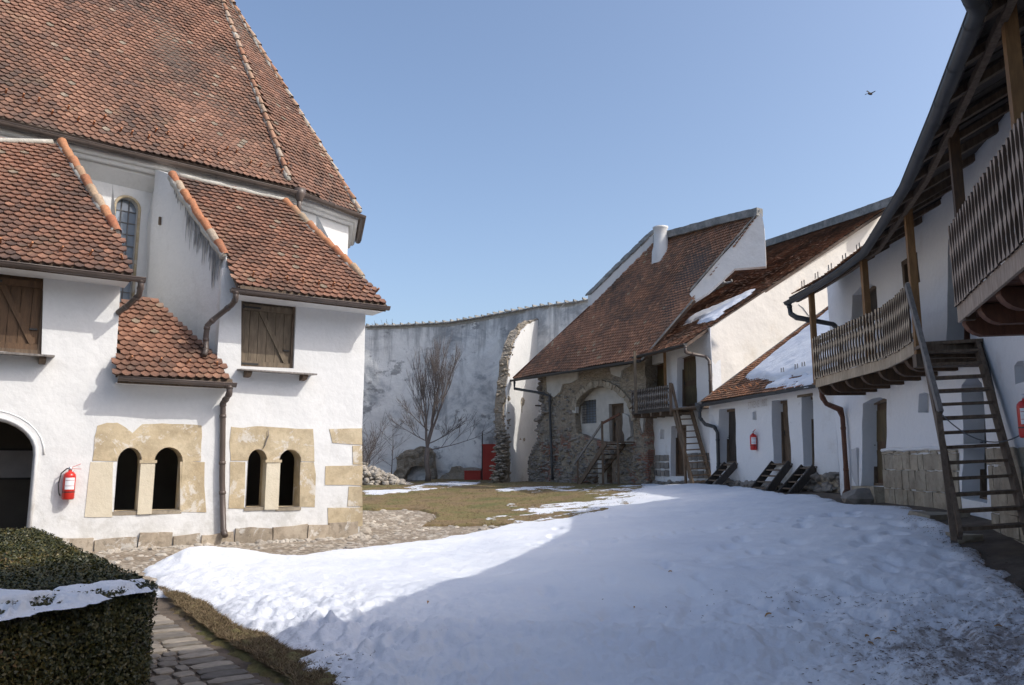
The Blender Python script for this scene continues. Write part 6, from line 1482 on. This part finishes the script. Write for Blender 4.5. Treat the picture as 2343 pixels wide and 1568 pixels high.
# ---------------------------------------------------------------- hedge
def build_hedge():
    H = thing('hedge', (-4, 5, 0), 'clipped dark green box hedge in the left foreground', 'hedge')
    hz = .85; P = [(-3.78, 1.2), (-2.25, 5.13), (-5.74, 9.63), (-12, 5.2), (-10, -.5)]
    mb = MB(); ins = []
    c = np.array(P).mean(0)
    for x, y in P: d = np.array([x, y]) - c; d = d * (1 - .10 / np.linalg.norm(d)); ins.append(c + d)
    mb.prism([(x, y, 0) for x, y in ins], (0, 0, hz - .09)); mb.build('hedge_core', 'hedge_core', H)
    def leaves(pts, nrm, size, seed):
        r_ = np.random.default_rng(seed); n = len(pts); nn = nrm + r_.normal(0, .62, (n, 3)); nn /= np.linalg.norm(nn, axis=1)[:, None]
        a = np.cross(nn, r_.normal(0, 1, (n, 3))); a /= np.linalg.norm(a, axis=1)[:, None]; b_ = np.cross(nn, a); s_ = size * r_.uniform(.6, 1.25, n)[:, None]
        V = np.stack([pts - a * s_, pts + b_ * s_ * .5 + nn * s_ * .12, pts + a * s_, pts - b_ * s_ * .5 + nn * s_ * .12], 1).reshape(-1, 3); return V, n
    A = []
    r_ = np.random.default_rng(3)
    q = r_.uniform([-9.5, 1], [-2.2, 9.8], (420000, 2)); q = q[sdf(q, P) > -.02]; dd = np.hypot(q[:, 0], q[:, 1]); keep = r_.random(len(q)) < np.clip(1.1 - (dd - 5) / 7, .3, 1); q = q[keep]
    q = q[(q[:, 0] / q[:, 1] > -1.1)]
    z = hz + .035 * fbm(q[:, 0], q[:, 1], 3, 4, 2.2) + .02 * fbm(q[:, 0], q[:, 1], 5, 2, 9) - r_.random(len(q)) ** 2 * .07
    e = sdf(q, P); z -= np.clip(.10 - e, 0, .1) ** 2 * 4
    pts = np.stack([q[:, 0], q[:, 1], z], 1); A.append((pts, np.array([0, 0, 1.])))
    for i, n in ((0, 60000), (1, 34000)):
        a = np.array(P[i]); b_ = np.array(P[i + 1]); d = b_ - a; L = np.linalg.norm(d); nr = np.array([d[1], -d[0]]) / L
        if nr.dot(np.array(P[i]) - c) < 0: nr = -nr
        n = int(n * 1.3); t_ = r_.random(n); zz = r_.random(n) * hz; dep = .04 * fbm(t_ * L, zz, 7 + i, 4, 3) + .02 * fbm(t_ * L, zz, 9, 2, 11) - r_.random(n) ** 2 * .10
        q = a + t_[:, None] * d + nr * dep[:, None]; A.append((np.concatenate([q, zz[:, None]], 1), np.array([nr[0], nr[1], .25])))
    Vs = []; n = 0
    for k, (p, nr) in enumerate(A): V, m_ = leaves(p, nr, .0145, k); Vs.append(V); n += m_
    V = np.concatenate(Vs); ti = r_.random(n); allp = np.concatenate([p for p, _ in A]); ti = np.clip(ti * .75 + .4 * fbm(allp[:, 0], allp[:, 1] + allp[:, 2], 12, 4, 1.5) + .12, 0, 1)
    print('hedge leaves', n)
    o = big_mesh('leaves', V, np.arange(n * 4), np.full(n, 4), 'hedge_leaf', H, tint=np.repeat(ti, 4)); o['kind'] = 'stuff'
    mb = MB()
    for k in range(220):
        t_ = random.random(); a = Vector((*P[0], 0)).lerp(Vector((*P[1], 0)), t_); a.z = random.uniform(.1, .8); nr = Vector((.93, -.37, 0)); p = a - nr * .06; mb.tube([p, p + nr * random.uniform(.04, .09) + Vector((random.uniform(-.05, .05), random.uniform(-.05, .05), random.uniform(.02, .12)))], .0025, 4, caps=False)
    mb.build('twigs', 'twig', H)['kind'] = 'stuff'
    f = Frame((0, 0, hz + .015), (1, 0, 0), (0, 1, 0)); f.n = Vector((0, 0, 1))
    S_ = [tuple(atz(x, y, hz + .03)[:2]) for x, y in ((-90, 1362), (0, 1354), (67, 1350), (158, 1334), (235, 1332), (270, 1324), (302, 1323), (322, 1336), (302, 1347), (270, 1343), (235, 1356), (168, 1358), (120, 1369), (84, 1370), (40, 1380), (0, 1384), (-90, 1398))]
    o = height_sheet('hedge_snow', f, S_, 'snow', None, .035, .010, .08, .20, 6, 33, .03, w=-.012, clip=P); tag(o, kind='stuff', label='ragged strip of snow lying along the hedge top')
build_hedge()

# ---------------------------------------------------------------- trees and shrubs
def grow(mb, tw, p, d, L, r, depth, rnd, spread=.5, up=.25, twig_r=.006):
    n = 4; pts = [p]; rr = [r]; q = p; dd = d
    for k in range(n):
        dd = (dd + Vector((rnd.uniform(-.13, .13), rnd.uniform(-.13, .13), up * .25))).normalized(); q = q + dd * L / n; pts.append(q); rr.append(max(twig_r, r * (1 - .42 * (k + 1) / n)))
    (mb if r > .02 else tw).tube(pts, rr, 6 if r > .02 else 4, caps=False)
    if depth == 0: return
    m_ = rnd.choice((2, 3, 3)) if depth > 1 else 4
    for k in range(m_):
        f = .35 + .65 * (k + rnd.random() * .6) / m_; i = min(n - 1, int(f * n)); s_ = pts[i].lerp(pts[i + 1], f * n - i) if f < 1 else pts[-1]
        side = Vector((rnd.uniform(-1, 1), rnd.uniform(-1, 1), rnd.uniform(-.1, .5))); side = (side - dd * side.dot(dd)).normalized()
        nd = (dd * (1 - spread * .6) + side * spread + Vector((0, 0, up))).normalized(); grow(mb, tw, s_, nd, L * rnd.uniform(.55, .8), max(twig_r, rr[i] * .58), depth - 1, rnd, spread, up, twig_r)
    grow(mb, tw, pts[-1], dd, L * .72, rr[-1], depth - 1, rnd, spread, up, twig_r)
def tree(name, base, label, stems, cat, group=None):
    o = thing(name, base, label, cat, group); mb = MB(); tw = MB(); stems(mb, tw, Vector(base)); mb.build('trunk', 'bark', o); tw.build('crown', 'twig', o); return o
def t1(mb, tw, b):
    rnd = random.Random(11); b = b - Vector((0, 0, .1)); f = b + Vector((-.05, 0, 2.0)); mb.tube([b, b + Vector((.03, 0, .6)), b + Vector((-.08, 0, 1.2)), f], [.17, .15, .135, .13], 10)
    for d, L, r in (((-.14, .05, 1), 2.1, .085), ((.03, .1, 1), 2.5, .08), ((.14, -.05, 1), 2.3, .085)): grow(mb, tw, f, Vector(d).normalized(), L * .93, r, 4, rnd, .36, .34, .006)
    for z, d, L in ((1.85, (1, .1, .16), 1.7), (2.2, (1, -.3, .35), 1.1), (2.3, (-1, .1, .45), 1.1), (2.9, (-1, -.2, .7), 1.0)): grow(mb, tw, b + Vector((0, 0, z)), Vector(d).normalized(), L, .035, 3, rnd, .45, .08, .007)
b = gnd(978, 1106); tree('bare_tree', b, 'tall bare winter tree with several stems before the ring wall', t1, 'tree')
def t2(mb, tw, b):
    rnd = random.Random(5)
    for k in range(15): a = rnd.uniform(0, 6.28); grow(mb, tw, b + Vector((math.cos(a) * .25, math.sin(a) * .25, 0)), Vector((math.cos(a) * .5, math.sin(a) * .5, 1)).normalized(), rnd.uniform(1.2, 1.7), .035, 3, rnd, .55, .06, .007)
b = gnd(806, 1110); tree('bare_shrub', b, 'dense bare shrub emerging behind the right corner of the annexe', t2, 'shrub')
def t3(mb, tw, b):
    rnd = random.Random(9); top = b + Vector((.05, 0, 3.2)); mb.tube([b, b.lerp(top, .5) + Vector((.04, 0, 0)), top], [.03, .024, .012], 6)
    for k in range(9): z = .9 + k * .28; a = rnd.uniform(0, 6.28); grow(mb, tw, b + Vector((0, 0, z)), Vector((math.cos(a), math.sin(a) * .5, .7)).normalized(), rnd.uniform(.5, .9), .012, 1, rnd, .5, .15, .006)
b = gnd(894, 1104); tree('sapling', b, 'thin bare sapling between the rubble heap and the arch remains', t3, 'tree')
def t4(mb, tw, b):
    rnd = random.Random(2); mb.tube([b, b + Vector((0, 0, 6.5))], [.2, .12], 8)
    for k in range(12): a = rnd.uniform(0, 6.28); grow(mb, tw, b + Vector((0, 0, 6.4)), Vector((math.cos(a) * .5, math.sin(a) * .5, 1)).normalized(), 1.7, .05, 3, rnd, .5, .05, .01)
b = Vector((-8.3, 53, .6)); tree('bare_tree', b, 'bare treetop just showing over the coping of the ring wall', t4, 'tree')

# ---------------------------------------------------------------- smaller things in the court
def build_small():
    mb = MB(); c0 = gnd(846, 1116)
    for k in range(520):
        x = random.uniform(-1.9, 1.75); y = random.uniform(-.6, 1.0); hmax = max(0, 1.15 * (1 - max(0, (x + .6) / 2.3) ** 1.2)) * (1 - abs(y - .3) / 1.1 * .5); z = random.random() ** .7 * hmax; y2 = y * .6 + z * .7
        s_ = random.uniform(.07, .19); mb.rock((c0.x + x, c0.y + 1.2 + y2, c0.z + z + .05), s_, s_ * .8, s_ * .65, random.random() * 3)
    tag(mb.build('rubble_heap', 'field_stone'), 'heap of loose field stones piled against the ring wall', 'stone heap', kind='stuff')
    for (x, y, s_, lb, mt) in ((908, 1112, .28, 'pale rounded boulder at the foot of the rubble heap', 'field_stone'), (1200, 1104, .38, 'dark boulder at the foot of the wall fin', 'dark_stone'), (1981, 1150, .36, 'smooth grey boulder by the doorstep of the gallery house', 'dark_stone')):
        c = gnd(x, y); mb = MB(); mb.rock((0, 0, 0), s_ * 1.5, s_, s_ * .6, .3, .5, .1); o = mb.build('boulder', mt); o.location = (c.x, c.y + .1, c.z + s_ * .25); tag(o, lb, 'boulder')
    c = gnd(2148, 1184); mb = MB(); mb.box((c.x, c.y, c.z + .03), (.36, .03, 0), (-.03, .26, 0), (0, 0, .05), .03); tag(mb.build('stone_slab', 'ashlar_brown'), 'flat stone slab at the edge of the snow behind the staircase foot', 'stone slab')
    # red sheet door and red box at the ring wall
    b = aty(1119, 1100, 44.2); b.z = gz(b.x, b.y); y = b.y; x0 = aty(1104, 1060, y).x; x1 = aty(1135, 1060, y).x; zt = aty(1118, 1018, y).z
    D = thing('red_door', (b.x, y, b.z), 'red metal door standing between tall iron posts', 'door'); mb = MB(); mb.box(((x0 + x1) / 2, y, (b.z + zt) / 2), ((x1 - x0) / 2, 0, 0), (0, .03, 0), (0, 0, (zt - b.z) / 2)); mb.build('door_leaf', 'red_panel', D)
    mb = MB(); mb.box(((x0 + x1) / 2, y, zt), ((x1 - x0) / 2 + .04, 0, 0), (0, .05, 0), (0, 0, .04)); mb.build('door_frame', 'red_panel', D)
    for x in (x0 - .03, x1 + .03): mb = MB(); mb.box((x, y, (b.z + zt + .7) / 2), (.03, 0, 0), (0, .035, 0), (0, 0, (zt + .6 - b.z) / 2)); mb.tube([(x, y, zt + .55), (x, y, zt + .72), (x + .06, y - .1, zt + .78)], .02, 6); mb.build('post', 'wood_black', D)
    b = gnd(1082, 1102); y = b.y + .1; x0 = aty(1064, 1090, y).x; x1 = aty(1101, 1090, y).x; zt = aty(1080, 1079, y).z
    X = thing('red_box', (b.x, y, b.z), 'low red storage box beside the red door', 'box'); mb = MB(); mb.box(((x0 + x1) / 2, y + .3, (b.z + zt) / 2), ((x1 - x0) / 2, 0, 0), (.05, .3, 0), (0, 0, (zt - b.z) / 2)); mb.build('box_body', 'red_panel', X)
    mb = MB(); mb.box(((x0 + x1) / 2, y + .3, zt + .02), ((x1 - x0) / 2 + .03, 0, 0), (.05, .34, 0), (0, 0, .025)); mb.build('box_lid', 'red_panel', X)
    # bird
    p = ray(1990, 215) * 34 + CAM; mb = MB(); mb.rock((0, 0, 0), .13, .06, .055, .4, .5, .05); mb.prism([(-.02, 0, .02), (.07, .01, .02), (-.06, .10, .20), (-.12, .10, .17)], (.01, .012, 0)); mb.prism([(-.02, 0, 0), (.07, 0, 0), (.20, -.12, .06), (.15, -.14, .05)], (.0, .0, .012)); mb.prism([(-.1, -.01, 0), (-.22, -.03, -.04), (-.22, .03, -.05), (-.1, .01, 0)], (0, 0, .012))
    o = mb.build('bird', 'wood_black'); o.location = p; tag(o, 'small dark bird flying in the clear sky', 'bird')
build_small()
from mathutils.bvhtree import BVHTree
def litter():
    s_ = bpy.data.objects['snow'].data; g_ = bpy.data.objects['ground'].data
    vs = [v.co.copy() for v in s_.vertices]; T = BVHTree.FromPolygons(vs, [tuple(p.vertices) for p in s_.polygons])
    T2 = BVHTree.FromPolygons([v.co.copy() for v in g_.vertices], [tuple(p.vertices) for p in g_.polygons])
    def drop(x, y):
        a = T.ray_cast(Vector((x, y, 5)), Vector((0, 0, -1)))[0]; b_ = T2.ray_cast(Vector((x, y, 5)), Vector((0, 0, -1)))[0]; z = max([q.z for q in (a, b_) if q is not None] or [0]); return Vector((x, y, z))
    for (px, py, s0) in ((979, 1381, .06), (1757, 1410, .075), (1983, 1459, .05), (2008, 1465, .05), (1992, 1475, .05), (2043, 1448, .05), (2160, 1445, .06), (1533, 1310, .045), (2283, 1436, .055), (1451, 1393, .04)):
        r_ = ray(px, py); h = T.ray_cast(CAM, r_)[0]
        if h is None: continue
        a = random.uniform(0, 3); d = Vector((math.cos(a), math.sin(a), random.uniform(-.1, .35))).normalized(); sd = d.cross(Vector((0, 0, 1))).normalized(); mb = MB(); V = []
        for t_, w_, z_ in ((-1, .02, 0), (-.5, .3, .12), (0, .42, .16), (.5, .3, .1), (1, .02, -.02)): V += [d * t_ * s0 * .5 + sd * w_ * s0 * .5 + Vector((0, 0, z_ * s0 + .008)), d * t_ * s0 * .5 + Vector((0, 0, z_ * s0 - .008 * 0)), d * t_ * s0 * .5 - sd * w_ * s0 * .5 + Vector((0, 0, z_ * s0 + .012))]
        mb.add(V, [(i * 3 + j, i * 3 + j + 1, (i + 1) * 3 + j + 1, (i + 1) * 3 + j) for i in range(4) for j in (0, 1)]); o = mb.build('dry_leaf', 'leaf_dry'); o.location = h + Vector((0, 0, .006)); tag(o, 'curled dry yellow-brown leaf lying on the snow', 'leaf', 'dry leaves scattered on the snow')
    mb = MB(); rr = random.Random(8)
    for k in range(1500):
        m_ = rr.random()
        if m_ < .5: px, py = rr.gauss(2200, 150), rr.gauss(1530, 70)
        elif m_ < .85:
            t_ = rr.random(); px = 2070 + t_ * 300 + rr.gauss(0, 14); py = 1170 + t_ * 195 + (t_ < .4) * 10 + rr.gauss(0, 12)
        elif m_ < .93: px, py = rr.gauss(1900, 160), rr.gauss(1395, 16)
        else: px, py = rr.gauss(720, 60), rr.gauss(1545, 20)
        if py < 1120: continue
        g = gnd(px, py); p = drop(g.x, g.y); a = rr.uniform(0, 6.28); L_ = .006 + .04 * rr.random() ** 3; d = Vector((math.cos(a), math.sin(a), rr.uniform(-.1, .2))) * L_; mb.beam(p - d * .5 + Vector((0, 0, .004)), p + d * .5 + Vector((0, 0, .006)), rr.uniform(.003, .008), .004)
    tag(mb.build('leaf_litter', 'wood_old'), 'dark twigs and leaf litter strewn on the snow and dirt', 'litter', kind='stuff')
litter()
